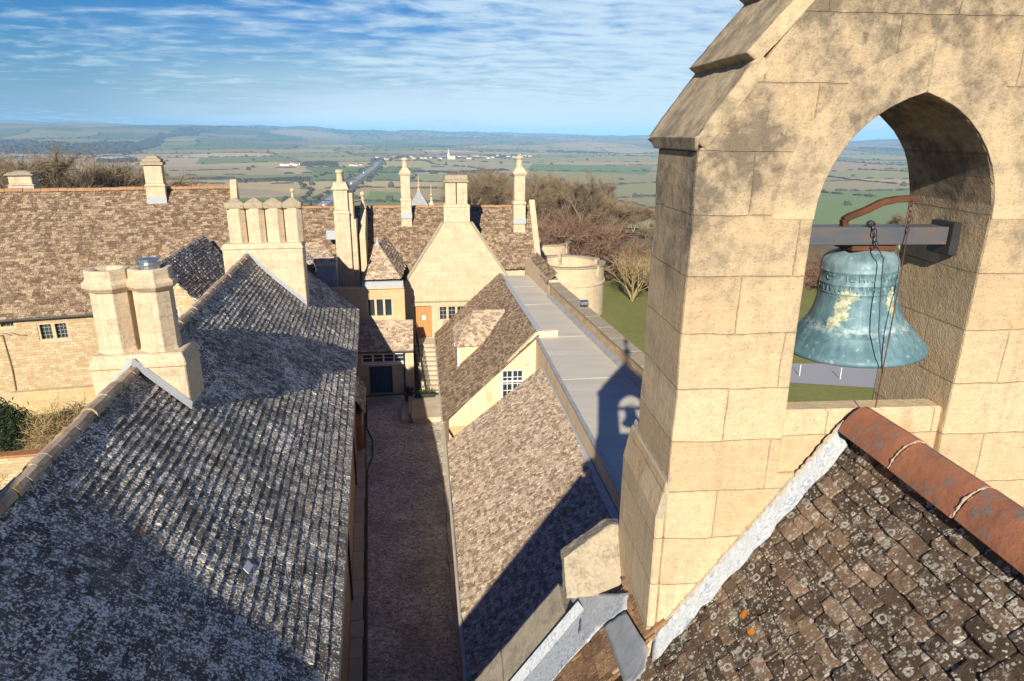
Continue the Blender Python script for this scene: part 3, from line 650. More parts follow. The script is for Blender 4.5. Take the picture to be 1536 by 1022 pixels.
# ================================================================== THE CHAPEL (foreground roof, gable coping)
RU, RZ = 2.145, 14.93; TP = radians(54.7)
CPW0, CPW1 = BV0+.62, BV0+1.0
chapel = thing('chapel', 'chapel gable end with mossy lichen spotted tile roof and orange ridge tiles', 'chapel', FC(RU, 0, 0))
MB().panel(FC, [(-3.3, 0), (7.6, 0), (7.6, 7.36), (2.52, 14.34), (1.78, 14.34), (-3.3, 7.36)][::-1], CPW0, CPW1).build('gable_wall', M['belfry'], chapel)
MB().panel(FC, [(-3.2, 0), (7.5, 0), (7.5, 7.2), (RU, RZ-.5), (-3.2, 7.2)][::-1], -9.0, -8.6).build('gable_wall', M['belfry'], chapel)
for a, b in ((-3.3, -2.9), (7.2, 7.6)): MB().box(FC, a, b, -8.6, BV0+.62, 0, 7.3).build('side_wall', M['belfry'], chapel)
def chap_tile_mesh(side, Smax, tw, ex, seed, v0, v1, fine):
    """plain tiles with rounded, chipped lower corners, warped a little, laid in courses parallel to the ridge"""
    r = np.random.default_rng(seed); V = []; Q = []; tt = []
    sg = -1 if not side else 1
    ux = FC.d; dn = FC.r*sg*cos(TP)+np.array([0, 0, -sin(TP)]); nn = FC.r*sg*sin(TP)+np.array([0, 0, cos(TP)])
    o = FC(RU, 0, RZ); NX, NY = (8, 6) if fine else (2, 2); gx = np.linspace(0, 1, NX); gy = np.linspace(0, 1, NY)
    if NX == 8: gx = np.array([0, .06, .16, .36, .64, .84, .94, 1.]); gy = np.array([0, .05, .14, .35, .68, 1.])
    t = .09; i = 0
    while t < Smax:
        s = v1-.0-r.uniform(0, tw)*(i % 2) - .01
        s = v1 + (tw*.5 if i % 2 else 0)
        while s > v0:
            wd = tw*r.uniform(.82, 1.16); a, b = s-wd, min(s, v1)
            s -= wd
            if b-a < .03: continue
            th = .017*r.uniform(.8, 1.4); lowt = t+ex*(1+r.normal(0, .05)); hit = max(.03, lowt-ex*1.6)
            lift = .018+r.uniform(0, .014); tl = r.normal(0, .006); yaw = r.normal(0, .02); tint = r.uniform(0, 1); warp = r.normal(0, .005)
            chip = r.uniform(.004, .02, 2); X, Y = np.meshgrid(gx, gy)
            S_ = a+.003+(b-a-.006)*X; T_ = lowt+(hit-lowt)*Y+(X-.5)*yaw*(b-a)
            if fine:
                edge = np.minimum(X, 1-X)*(b-a); c_ = np.where(X < .5, chip[0], chip[1])
                T_ = T_-np.where(Y < .5, np.clip(1-edge/.022, 0, 1)**2*c_*(1-Y*2), 0)
                T_ = T_+np.where(Y < .02, r.normal(0, .0022, X.shape), 0)
                S_ = S_+np.where((X < .01) | (X > .99), r.normal(0, .0012, X.shape), 0)
            H = lift*(1-Y)+.004+tl*(X-.5)+warp*np.sin(pi*X)
            if fine: H = H+r.normal(0, .0007, X.shape)-.003*((Y < .03) | (X < .03) | (X > .97))
            P = o+S_[..., None]*ux+T_[..., None]*dn+H[..., None]*nn; n0 = len(V)*0+sum(len(x) for x in V)
            V.append(P.reshape(-1, 3)); ii = np.arange(NX*NY).reshape(NY, NX)+n0
            q = np.stack([ii[:-1, :-1], ii[:-1, 1:], ii[1:, 1:], ii[1:, :-1]], -1).reshape(-1, 4); Q.append(q)
            und = P-nn*th; n1 = n0+NX*NY; V.append(und.reshape(-1, 3)); jj = ii+NX*NY
            Q.append(np.stack([jj[0, :-1], jj[0, 1:], ii[0, 1:], ii[0, :-1]], -1)); Q.append(np.stack([jj[1:, 0], jj[:-1, 0], ii[:-1, 0], ii[1:, 0]], -1)); Q.append(np.stack([jj[:-1, -1], jj[1:, -1], ii[1:, -1], ii[:-1, -1]], -1))
            tt += [tint]*(len(q)+NX-1+2*(NY-1))
        t += ex*r.uniform(.96, 1.04); i += 1
    V = np.concatenate(V); Q = np.concatenate(Q)
    B = [o+ux*v0-nn*.012, o+ux*v1-nn*.012, o+ux*v1+dn*Smax-nn*.012, o+ux*v0+dn*Smax-nn*.012]
    if sg > 0: pass
    Q = np.concatenate([Q, [[len(V)+k for k in range(4)]]]); V = np.concatenate([V, B]); tt = np.array(tt+[.2])
    return V, Q, tt
V, Q, tt = chap_tile_mesh(0, 2.75, .152, .078, 5, .25, BV0-.0, True)
mesh_np('roof_slope', V, Q, M['plaintile'], chapel, tt)['label'] = 'mossy brown tile slope with pale lichen rings'
dnv = np.array([-cos(TP), 0, -sin(TP)])
V, Q, tt = chap_tile_mesh(0, 8.8, .6, .5, 7, -8.6, .25, False); mesh_np('roof_slope', V, Q, M['plaintile'], chapel, tt)
V, Q, tt = chap_tile_mesh(1, 8.8, .6, .5, 8, -8.6, BV0, False); mesh_np('roof_slope', V, Q, M['plaintile'], chapel, tt)
# lower part of the left slope, running past the pier to the gable parapet
def chap_pt(v, t, h=0.0):
    return FC(RU, v, RZ)+(FC.r*-cos(TP)+np.array([0, 0, -sin(TP)]))*t+(FC.r*-sin(TP)+np.array([0, 0, cos(TP)]))*h
M['rusttile'] = slates('rusty_plain_tiles', [(.15, (.12, .068, .038)), (.5, (.25, .14, .072)), (.85, (.40, .25, .14))], (.48, .38, .25), .5, 3.0)
m = MB(); tt_ = []
for t in np.arange(1.60, 8.6, .10):
    v = BV0+.47+rnd.uniform(0, .03)
    while v > BV0-.05:
        wd = rnd.uniform(.12, .17); lo_ = .137+rnd.uniform(0, .014); a, b = max(v-wd, BV0-.02), v-.004; v -= wd
        if b-a < .02: continue
        jt_ = rnd.uniform(-.010, .010); w1_, w2_ = rnd.uniform(-.004, .004), rnd.uniform(-.004, .004)
        m.add([chap_pt(a, t+.11+jt_, lo_+w1_), chap_pt(b, t+.11+jt_, lo_+w2_), chap_pt(b, t-.05, .112), chap_pt(a, t-.05, .112), chap_pt(a, t+.11+jt_, lo_-.03), chap_pt(b, t+.11+jt_, lo_-.03), chap_pt(b, t-.05, .08), chap_pt(a, t-.05, .08)],
              [(0, 1, 2, 3), (4, 5, 1, 0), (5, 6, 2, 1), (7, 4, 0, 3)]); tt_ += [rnd.random()]*4
mesh_np('roof_slope', m.v, m.f, M['rusttile'], chapel, tt_)['label'] = 'strip of plain brown tiles beside the gable coping'
MB().poly(chap_pt(BV0-.02, 1.5, .09), chap_pt(BV0+.5, 1.5, .09), chap_pt(BV0+.5, 8.7, .09), chap_pt(BV0-.02, 8.7, .09)).build('roof_boarding', M['rusttile'], chapel)
# ridge tiles: five long angled terracotta tiles bedded on mortar
vv = [3.085, 2.66, 2.235, 1.80, 1.35, .9, .45]
for k in range(6):
    a, b = vv[k], vv[k+1]; dz_ = rnd.uniform(-.006, .006); tw_ = rnd.uniform(-.006, .006); mm = MB(); sec = []
    prof_ = []
    for j in range(13):
        an = pi*(j/12); cu_, cz_ = cos(an), sin(an); rr_ = .128*(1-.08*abs(sin(2*an))); prof_.append((cu_*rr_*1.0, (cz_**1.25)*rr_*1.12-.02))
    inner = [(x*.86, z*.86-.006) for x, z in prof_]
    loop = prof_+inner[::-1]; n_ = len(loop)
    pa = [FC(RU+x+tw_, a-.004, RZ+z-.012+dz_) for x, z in loop]; pb = [FC(RU+x*1.03-tw_, b+.004, RZ+z*1.02-.012+dz_) for x, z in loop]
    mm.add(pa+pb, [(i, (i+1) % n_, n_+(i+1) % n_, n_+i) for i in range(n_)]+[(i, i+1, n_-2-i, n_-1-i) for i in range(12)]+[(n_+i+1, n_+i, 2*n_-1-i, 2*n_-2-i) for i in range(12)])
    mm.build('ridge_tile', M['terracotta'], chapel, bevel=.004)
    jm = MB()
    if k and k < 5:
        ang_ = [pi*(.03+.94*j/40) for j in range(41)]; jm.rope([FC(RU+cos(an)*.124, a+rnd.uniform(-.004, .004), RZ-.034+(sin(an)**1.25)*.140) for an in ang_], [rnd.uniform(.001, .0065) for _ in ang_])
        jm.build('mortar_joint', M['plaster'], chapel)
# lead flashing where the slope meets the bellcote
m = MB(); N_ = 26; tA, tB = .10, 1.74; A_, B_ = [], []; Cc = []
for k in range(N_+1):
    t = tA+(tB-tA)*k/N_; wob = .006*sin(k*1.7)+rnd.uniform(-.004, .004)
    A_.append(chap_pt(BV0-.006, t-.06, .085+.3*wob)); B_.append(chap_pt(BV0-.010, t, .052)); Cc.append(chap_pt(BV0-.112+wob*1.5, t+.03, .060+rnd.uniform(-.003, .003)))
n0 = N_+1
m.add(A_+B_+Cc, [(i, i+1, n0+i+1, n0+i) for i in range(N_)]+[(n0+i, n0+i+1, 2*n0+i+1, 2*n0+i) for i in range(N_)])
fl = m.build('flashing', M['lead'], chapel, smooth=True); md = fl.modifiers.new('solid', 'SOLIDIFY'); md.thickness = .006; md.offset = 1
m = MB().rope([chap_pt(BV0-.004, tA+(tB-tA)*k/90-.062, .088+rnd.uniform(-.004, .004)) for k in range(91)], [rnd.uniform(.006, .017) for k in range(91)])
m.build('mortar_fillet', M['plaster'], chapel)
# gable coping running down to the left, with kneeler stone, lead apron and gutter
CPV0, CPV1 = BV0+.58, BV0+1.04
def cop_pt(t, v, h): a = radians(54); return FC(.98-cos(a)*t+(-sin(a))*h, v, 13.53-sin(a)*t+cos(a)*h)
cuts = [.42, 1.15, 1.95, 2.8, 3.7, 4.7, 5.7, 6.6]
for ta, tb in zip(cuts[:-1], cuts[1:]):
    h_ = rnd.uniform(.02, .04); ns = 6; q = []
    st_ = MB()
    for k in range(ns): 
        t0_, t1_ = ta+.006+(tb-ta-.012)*k/ns, ta+.006+(tb-ta-.012)*(k+1)/ns
        st_.add([cop_pt(t0_, CPV0, h_), cop_pt(t0_, CPV1, h_), cop_pt(t1_, CPV1, h_), cop_pt(t1_, CPV0, h_), cop_pt(t0_, CPV0, h_-.14), cop_pt(t0_, CPV1, h_-.14), cop_pt(t1_, CPV1, h_-.14), cop_pt(t1_, CPV0, h_-.14)], [(0, 1, 2, 3), (4, 7, 6, 5), (0, 3, 7, 4), (1, 5, 6, 2)]+([(0, 4, 5, 1)] if k == 0 else [])+([(3, 2, 6, 7)] if k == ns-1 else []))
    roughen(st_.build('coping_stone', M['lichenstone'], chapel), .007, .12, 4)
KV_ = CPV0-.05
kp = []
for x, y in ((847, 838), (848, 868), (849, 897), (880, 896), (915, 894), (947, 892), (946, 845), (944, 802), (936, 788), (917, 787), (880, 812)):
    v_ = KV_+.26*(897-y)/110; u_, z_ = FC.at_v(x, y, v_); kp.append(FC(u_+rnd.uniform(-.006, .006), v_, z_+rnd.uniform(-.006, .006)))
kst = MB().prism(kp, FC.d*.16+np.array([0, 0, -.05])).build('kneeler_stone', M['lichenstone'], chapel)
bm = bmesh.new(); bm.from_mesh(kst.data); bmesh.ops.triangulate(bm, faces=bm.faces); bmesh.ops.subdivide_edges(bm, edges=bm.edges, cuts=3, use_grid_fill=True); bm.to_mesh(kst.data); bm.free(); roughen(kst, .010, .10, 2)
def roof_px(x, y, h):                                          # a point on the roof plane, h above the tiles
    n = FC.r*-sin(TP)+np.array([0, 0, cos(TP)]); o_ = FC(RU, 0, RZ)+n*h; d = ray(x, y); return CAMP+d*((o_-CAMP).dot(n)/d.dot(n))
def sheet(name, pts, mat, th=.006, cuts=5, amp=.006):
    o = MB().poly(*pts).build(name, mat, chapel); bm = bmesh.new(); bm.from_mesh(o.data); bmesh.ops.triangulate(bm, faces=bm.faces); bmesh.ops.subdivide_edges(bm, edges=bm.edges, cuts=cuts, use_grid_fill=True)
    for vtx in bm.verts: vtx.co += Vector((rnd.gauss(0, amp*.3), rnd.gauss(0, amp*.3), rnd.gauss(0, amp*.35)))
    bm.to_mesh(o.data); bm.free(); md = o.modifiers.new('solid', 'SOLIDIFY'); md.thickness = th; md.offset = 1
    for p in o.data.polygons: p.use_smooth = True
    return o
sheet('lead_apron', [roof_px(x, y, .17) for x, y in ((853, 893), (942, 890), (940, 914), (896, 946), (880, 966), (868, 950), (872, 920))], M['lead'])
m = MB(); nA = 24; P0, P1, P2 = [], [], []
for k in range(nA+1):
    t = 2.06+6.5*k/nA; P0.append(chap_pt(CPV0+.035, t, .215)); P1.append(chap_pt(CPV0-.02+rnd.uniform(-.006, .006), t, .172)); P2.append(chap_pt(CPV0-.245+rnd.uniform(-.014, .014), t+.02, .158))
nn_ = nA+1; m.add(P0+P1+P2, [(i, i+1, nn_+i+1, nn_+i) for i in range(nA)]+[(nn_+i, nn_+i+1, 2*nn_+i+1, 2*nn_+i) for i in range(nA)])
fl = m.build('lead_apron', M['lead'], chapel); md = fl.modifiers.new('solid', 'SOLIDIFY'); md.thickness = .006; md.offset = 1
sheet('valley_lead', [roof_px(x, y, .185) for x, y in ((905, 940), (939, 917), (973, 974), (968, 1007), (949, 1026), (936, 1026), (914, 962))], M['oldlead'])

# the gatehouse beside the chapel, left of and behind the camera: only its shadow reaches the picture
gate = thing('gatehouse', 'tall gabled gatehouse throwing its shadow on the dark slate roof', 'gatehouse', FC(-11, 0, 0))
MB().panel(FC, [(-18.2, 0), (-3.75, 0), (-3.75, 9.12), (-11, 16.08), (-18.2, 9.12)][::-1], 2.7, 3.1).build('gable_wall', M['ashlar'], gate)
slope('roof', FC(-3.6, 2.9, 8.97), FC(-3.6, -12, 8.97), FC(-11, 2.9, 16.03), FC(-11, -12, 16.03), M['brownslate'], gate, 91, .6, .4, .03)
slope('roof', FC(-18.4, 2.9, 8.97), FC(-18.4, -12, 8.97), FC(-11, 2.9, 16.03), FC(-11, -12, 16.03), M['brownslate'], gate, 92, .6, .4, .03)
MB().box(FC, -4.1, -3.76, -12, 2.7, 0, 8.7).build('side_wall', M['ashlar'], gate)

# ================================================================== LEFT RANGE: the long lichened slate roof (frame FA)
LRU, LRZ = -6.28, 10.5; LEU, LEZ = -1.29, 5.75; LV0, LV1 = 4.2, 41.5
lr = thing('slate_roofed_range', 'long range with dark lichened slate roof left of the alley', 'house', FA(LRU, 22, 0))
MB().box(FA, -1.72, -1.55, LV0, LV1, 0, 5.65).build('wall', M['warmwall'], lr)
MB().box(FA, -10.9, -10.7, LV0, LV1, 0, 5.45).build('wall', M['warmwall'], lr)
MB().panel(FA, [(-10.7, 0), (-1.72, 0), (-1.72, 5.5), (LRU, 10.2), (-10.7, 5.3)][::-1], LV1-.4, LV1-.1).build('gable_wall', M['warmwall'], lr)
Sl = hypot(LEU-LRU, LRZ-LEZ)
_uw, _uv = np.random.default_rng(3).uniform(0, 6.28, 6), [.21, .37, .63, .9, 1.3, .5]
def sag(s, t):
    f = np.clip(t/Sl, 0, 1)
    bell_cast = -.30*np.sin(pi*np.clip(f, 0, 1)**.8)+.16*(1-f)**3          # roof flattens towards the eaves
    und = .035*np.sin(s*.42+_uw[0])*np.sin(t*.9+_uw[1])+.028*np.sin(s*.9+t*.7+_uw[2])+.018*np.sin(s*1.7-t*1.3+_uw[3])
    return bell_cast*.30+und*np.sin(pi*np.clip(f, .04, .98))
def lpos(s, t):
    ux = FA.d; uy = (FA.r*(LRU-LEU)+np.array([0, 0, LRZ-LEZ]))/Sl; nn = FA.r*((LRZ-LEZ)/Sl)+np.array([0, 0, (LEU*-1+LRU*-1)*-1/Sl if False else (LEU-LRU)/Sl])
    return FA(LEU, LV0, LEZ)+np.outer(s, ux)+np.outer(t, uy)+np.outer(sag(s, t), nn)
def lnrm(s, t): return np.repeat((FA.r*((LRZ-LEZ)/Sl)+np.array([0, 0, (LEU-LRU)/Sl]))[None], len(s), 0)
o = tiled('roof_slope', lpos, lnrm, LV1-LV0, Sl, .24, .225, .027, M['darkslate'], lr, 21, lift=2.5, tilt=.10, jit=.10, taper=.62, vary=.2)
slope('roof_slope', FA(-11.2, LV0, 5.4), FA(-11.2, LV1, 5.4), FA(LRU, LV0, LRZ), FA(LRU, LV1, LRZ), M['brownslate'], lr, 22, .5, .35, .03)
ridge_tiles('ridge', FA(LRU, LV0, LRZ+.05), FA(LRU, 17.72, LRZ+.05), .17, .42, M['ridgestone'], lr, 4)
ridge_tiles('ridge', FA(LRU, 19.3, LRZ+.05), FA(LRU, 34.55, LRZ+.05), .16, .45, M['ridgestone'], lr, 5)
g = MB(); g.path([FA(LEU+.06, v, LEZ-.07+.012*sin(v*.8)) for v in np.linspace(LV0, LV1-1.2, 28)], .065, 8)
gt = g.build('gutter', M['gutter'], lr)
for v in (13, 21, 29.5, 39): MB().path([FA(-1.38, v, 5.48), FA(-1.48, v, 5.2), FA(-1.5, v, .1)], .045, 8).build('downpipe', M['darkgutter'], lr)
# loose pale slate that slipped down
MB().prism([lpos(np.array([s]), np.array([t]))[0]+lnrm(np.array([0]), 0)[0]*.07 for s, t in ((8.6, 2.4), (8.95, 2.34), (9.0, 2.5), (8.66, 2.55))], (0, 0, .02)).build('slipped_slate', M['white'], lr)
# chimney stack with two octagonal shafts astride the ridge
chm = MB().box(FA, -7.33, -5.05, 17.78, 19.25, 6.0, 10.52).frustum(FA, (-7.36, -5.02, 17.74, 19.29), 10.52, (-7.36, -5.02, 17.74, 19.29), 10.60).frustum(FA, (-7.36, -5.02, 17.74, 19.29), 10.60, (-7.24, -5.14, 17.92, 19.11), 10.86).build('chimney', M['chimney'], lr, bevel=.03)
for i, uc in enumerate((-6.78, -5.77)):
    R_ = .49; c = FA(uc, 18.5, 10.84)
    prof_ = [(R_*1.06, 0), (R_*1.0, .12), (R_*.985, 1.62), (R_*1.10, 1.66), (R_*1.28, 1.76), (R_*1.29, 1.86), (R_*1.10, 1.94), (R_*1.07, 2.20), (R_*.80, 2.205), (R_*.62, 2.15), (R_*.60, 1.9)]
    MB().lathe(c, prof_, 8, rot=pi/8+radians(11.8)).build('chimney_shaft', M['chimney'], chm, bevel=.012)
    if i: MB().lathe(c+np.array([0, 0, 2.02]), [(.26, 0), (.26, .24), (.30, .25), (.30, .29), (.22, .30), (.22, .36), (.27, .37), (.27, .40), (.05, .42)], 16).build('cowl', M['metal'], chm)
# lead where the roof meets the stack
m = MB()
for sg in (-1, 1):
    n_ = 8; a_, b_ = [], []
    for k in range(n_+1):
        u = LRU+sg*1.27*k/n_
        zt = LRZ-(abs(u-LRU))*(LRZ-LEZ)/(LEU-LRU)+.12-.10*(k/n_); a_.append(FA(u, 17.765, zt+.20)); b_.append(FA(u, 17.60, zt+.05))
    m.add(a_+b_, [(i, i+1, n_+2+i, n_+1+i) for i in range(n_)])
m.poly(FA(-5.03, 17.6, 9.30), FA(-4.72, 17.7, 8.93), FA(-4.72, 19.5, 8.93), FA(-5.03, 19.5, 9.30))
fl = m.build('flashing', M['lead'], lr); md = fl.modifiers.new('solid', 'SOLIDIFY'); md.thickness = .02; md.offset = 1
# four-shaft stack on its cross wall
FU0, FU1 = -7.40, -3.60; FVV = 34.62
four = MB().box(FA, FU0, FU1, FVV, FVV+1.5, 5.5, 10.86).frustum(FA, (FU0-.06, FU1+.06, FVV-.06, FVV+1.56), 10.86, (FU0+.04, FU1-.04, FVV+.06, FVV+1.44), 11.12).build('chimney', M['chimney'], lr, bevel=.03)
fw_ = (3.72)/4
for i in range(4):
    uc = FU0+.26+.46+i*.93*.97; b = .425
    MB().prism([FA(uc+x, FVV+.75+y, 11.10) for x, y in ((-b, -b*.42), (-b*.42, -b), (b*.42, -b), (b, -b*.42), (b, b*.42), (b*.42, b), (-b*.42, b), (-b, b*.42))], (0, 0, 1.72)).build('chimney_shaft', M['chimney'], four, bevel=.015)
    MB().frustum(FA, (uc-.43, uc+.43, FVV+.32, FVV+1.18), 12.80, (uc-.46, uc+.46, FVV+.29, FVV+1.21), 12.92).box(FA, uc-.46, uc+.46, FVV+.29, FVV+1.21, 12.92, 13.10).frustum(FA, (uc-.42, uc+.42, FVV+.33, FVV+1.17), 13.10, (uc-.08, uc+.08, FVV+.67, FVV+.83), 13.30).build('chimney_cap', M['lichenstone'], four, bevel=.03)
m = MB()
for sg, ue in ((-1, FU0), (1, FU1)):
    n_ = 8; a_, b_ = [], []
    for k in range(n_+1):
        u = LRU+(ue-LRU)*k/n_; zt = LRZ-(abs(u-LRU))*(LRZ-LEZ)/(LEU-LRU)-.10*min(1, k/3); a_.append(FA(u, FVV-.01, zt+.30)); b_.append(FA(u, FVV-.14, zt+.07))
    m.add(a_+b_, [(i, i+1, n_+2+i, n_+1+i) for i in range(n_)])
fl = m.build('flashing', M['lead'], lr); md = fl.modifiers.new('solid', 'SOLIDIFY'); md.thickness = .02; md.offset = 1
# low lean-to and coal-store walls along its foot
shed = thing('brick_lean_to', 'small slate roofed brick lean-to against the left alley wall', 'outhouse', FA(-1.35, 37, 0))
MB().box(FA, -1.54, -1.22, 33.2, 39.2, 0, 1.5).build('wall', M['brick'], shed)
slope('roof', FA(-1.05, 35.0, 1.45), FA(-1.05, 39.3, 1.45), FA(-1.56, 35.0, 2.3), FA(-1.56, 39.3, 2.3), M['darkslate'], shed, 61, .26, .17, .02)
MB().box(FA, -1.24, -1.13, 33.2, 35.0, 1.5, 1.58).build('coping', M['paving'], shed, bevel=.02)

# ================================================================== THE ALLEY
alley = MB().poly(FA(-1.05, 6, .008), FA(2.0, 6, .008), FA(4.2, 41, .008), FA(-1.05, 41, .008)).build('alley', M['gravel']); tag(alley, kind='structure')
pv = MB()
v = 8.0
while v < 33.0:
    l = rnd.uniform(.7, 1.3); pv.box(FA, -1.54, -1.10+rnd.uniform(-.03, .02), v, v+l-.02, .0, .09+rnd.uniform(0, .012)); v += l
tag(pv.build('kerb_paving', M['paving'], bevel=.01), kind='structure')
pv = MB(); v = 8.0
while v < 38.0:
    l = rnd.uniform(.8, 1.6); wv_ = .32+rnd.uniform(-.06, .06); pv.box(FB, 1.02-wv_, 1.02, v, v+l-.02, .0, .07+rnd.uniform(0, .012)); v += l
tag(pv.build('kerb_paving', M['paving'], bevel=.01), kind='structure')
pv = MB(); v = 9.0
while v < 38:
    l = rnd.uniform(.16, .28)
    for k in range(2): pv.box(FA, .62+.16*k+(v-9)*.022+rnd.uniform(-.01, .01), .765+.16*k+(v-9)*.022, v, v+l-.015, .0, .016+rnd.uniform(0, .008))
    v += l
tag(pv.build('sett_channel', M['gravel']), kind='structure')
dr = MB(); dr.path([FA(-1.0, v, .015) for v in np.linspace(8, 31, 24)]+[FA(-.72, 32.5, .02), FA(-.72, 34.5, .02), FA(-1.05, 36.2, .02), FA(-1.05, 39.5, .02)], .05, 6)
tag(dr.build('drain_pipe', M['iron']), 'dark drain pipe lying along the left kerb of the alley', 'pipe')
tag(MB().box(FB, .62, .98, 22.6, 23.2, .08, .14).build('drain_cover', M['oldlead'], bevel=.01), 'blue grey drain cover beside the right alley wall', 'drain cover')

# ================================================================== RIGHT RANGE (frame FB): two roofs stepping up the alley, flat roof behind
rr = thing('alley_house', 'low house with brown slate roof along the right side of the alley', 'house', FB(3, 16, 0))
RV0, RV1 = 3.95, 26.95
MB().box(FB, .98, 1.2, 3.9, 26.9, 0, 3.25).build('wall', M['warmwall'], rr)
MB().box(FB, 5.35, 5.5, 3.9, 26.9, 0, 6.5).build('wall', M['warmwall'], rr)
MB().panel(FB, [(1.2, 0), (5.35, 0), (5.35, 6.35), (1.2, 3.1)][::-1], 26.6, 26.9).build('gable_wall', M['warmwall'], rr)
slope('roof_slope', FB(.80, RV0, 3.3), FB(.86, RV1, 3.3), FB(4.83, RV0, 6.72), FB(5.10, RV1, 6.55), M['tanslate'], rr, 31, .19, .125, .019, jit=.3)
MB().path([FB(.73, v, 3.24+.01*sin(v)) for v in np.linspace(4, 29.1, 20)], .06, 8).build('gutter', M['gutter'], rr)
for v in (9.5, 17.4, 25.6): MB().path([FB(.86, v, 3.15), FB(.93, v, 3.0), FB(.93, v, .1)], .04, 8).build('downpipe', M['darkgutter'], rr)
m = MB(); n_ = 22
a_ = [FB(4.85+(5.10-4.85)*k/n_, RV0+(RV1-RV0)*k/n_, 6.83-.2*k/n_) for k in range(n_+1)]; b_ = [FB(4.70+(4.96-4.70)*k/n_+rnd.uniform(-.02, .02), RV0+(RV1-RV0)*k/n_, 6.66-.2*k/n_) for k in range(n_+1)]
m.add(a_+b_, [(i, i+1, n_+2+i, n_+1+i) for i in range(n_)])
fl = m.build('flashing', M['lead'], rr); md = fl.modifiers.new('solid', 'SOLIDIFY'); md.thickness = .02; md.offset = 1

fh = thing('gabled_cottage', 'cottage with cream rendered gable, white sash window and brown dormer roof', 'house', FB(3, 36, 0))
GV = 29.25                                            # its near gable face
VG0, VG1 = 29.1, 43.9
MB().box(FB, .98, 1.25, GV+.02, 43.5, 0, 3.25).build('wall', M['warmwall'], fh)
wu0, wu1, wz0, wz1 = 3.62, 4.66, 3.75, 5.35
wq = [FB.at_v(*p, GV) for p in ((753, 556), (785, 556), (753, 597), (785, 590))]
wu0, wu1, wz1, wz0 = wq[0][0], wq[1][0], wq[0][1], wq[2][1]-.05
MB().panel(FB, [(.98, 0), (6.2, 0), (6.2, 7.62), (5.25, 7.62), (.98, 3.28)][::-1], GV, GV+.25, [rect(wu0, wu1, wz0, wz1)]).build('gable_wall', M['render'], fh)
MB().panel(FB, [(.99, 2.1), (2.3, 2.1), (2.3, 2.98), (.99, 2.98)][::-1], GV-.02, GV).build('stone_band', M['warmwall'], fh)
wn = window(fh, FB, GV+.02, wu0, wu1, wz0, wz1, 2, (2, 4), M['white'], .12, .05, .07)
MB().box(FB, wu0+.05, wu1-.05, GV+.03, GV+.10, wz1-.62, wz1-.55).build('transom', M['white'], wn)
bq = FB.at_v(790, 543, GV); MB().box(FB, bq[0]-.1, bq[0]+.1, GV-.09, GV-.001, bq[1]-.12, bq[1]+.1).build('alarm_box', M['render'], fh, bevel=.03)
slope('roof_slope', FB(.76, GV-.12, 3.3), FB(.66, VG1, 3.3), FB(5.22, GV-.12, 7.62), FB(5.22, VG1, 7.28), M['brownslate'], fh, 32, .24, .155, .02, jit=.3)
MB().path([FB(.69-.005*(v-29), v, 3.24) for v in np.linspace(29.1, 43, 12)], .06, 8).build('gutter', M['gutter'], fh)
m = MB(); n_ = 10
a_ = [FB(5.36, VG0+(VG1-VG0)*k/n_, 7.72-.32*k/n_) for k in range(n_+1)]; b_ = [FB(5.12, VG0+(VG1-VG0)*k/n_, 7.66-.34*k/n_) for k in range(n_+1)]; m.add(a_+b_, [(i, i+1, n_+2+i, n_+1+i) for i in range(n_)])
fl = m.build('flashing', M['lead'], fh); md = fl.modifiers.new('solid', 'SOLIDIFY'); md.thickness = .03; md.offset = 1
# dormer on the cottage roof, facing the alley
cs = (5.22-.75)/(7.5-3.3)
def onroof(u): return 3.3+(u-.75)/cs
dv0, dv1 = 34.3, 37.9; dmid = (dv0+dv1)/2; du = 1.75; dz0 = onroof(du); dz1 = dz0+1.25; dpk = dz1+1.35
dm = MB().add([FB(du, dv0, dz0-.1), FB(du, dv1, dz0-.1), FB(du, dv1, dz1), FB(du, dv0, dz1), FB(du+1.9, dv0, dz1), FB(du+1.9, dv1, dz1)], [(0, 1, 2, 3), (0, 3, 4), (1, 5, 2)]).build('dormer', M['render'], fh)
wd = MB().box(FB, du-.03, du+.05, dv0+.35, dv1-.35, dz0+.2, dz1-.12).build('window', M['white'], dm)
MB().box(FB, du-.036, du-.03, dv0+.5, dv1-.5, dz0+.3, dz1-.22).build('pane', M['glass'], wd)
for a, b in ((dv0-.05, dv0+.1), (dv1-.1, dv1+.05)): MB().box(FB, du-.05, du+.05, a, b, dz0-.1, dz1).build('corner_post', M['white'], dm)
ru0, ru1 = du+.95, .75+(dpk-3.3)*cs
slope('dormer_roof', FB(du-.12, dv0-.12, dz1-.1), FB(du+2.05, dv0-.12, dz1-.05), FB(ru0, dmid, dpk), FB(ru1, dmid, dpk), M['tanslate'], dm, 33, .22, .15, .02)
slope('dormer_roof', FB(du-.12, dv1+.12, dz1-.1), FB(du+2.05, dv1+.12, dz1-.05), FB(ru0, dmid, dpk), FB(ru1, dmid, dpk), M['tanslate'], dm, 34, .22, .15, .02)
slope('dormer_roof', FB(du-.12, dv1+.12, dz1-.1), FB(du-.12, dv0-.12, dz1-.1), FB(ru0, dmid+.02, dpk), FB(ru0, dmid-.02, dpk), M['tanslate'], dm, 35, .22, .15, .02)
ridge_tiles('ridge', FB(ru0-.05, dmid, dpk+.03), FB(ru1, dmid, dpk+.03), .10, .4, M['ridgestone'], dm, 6)

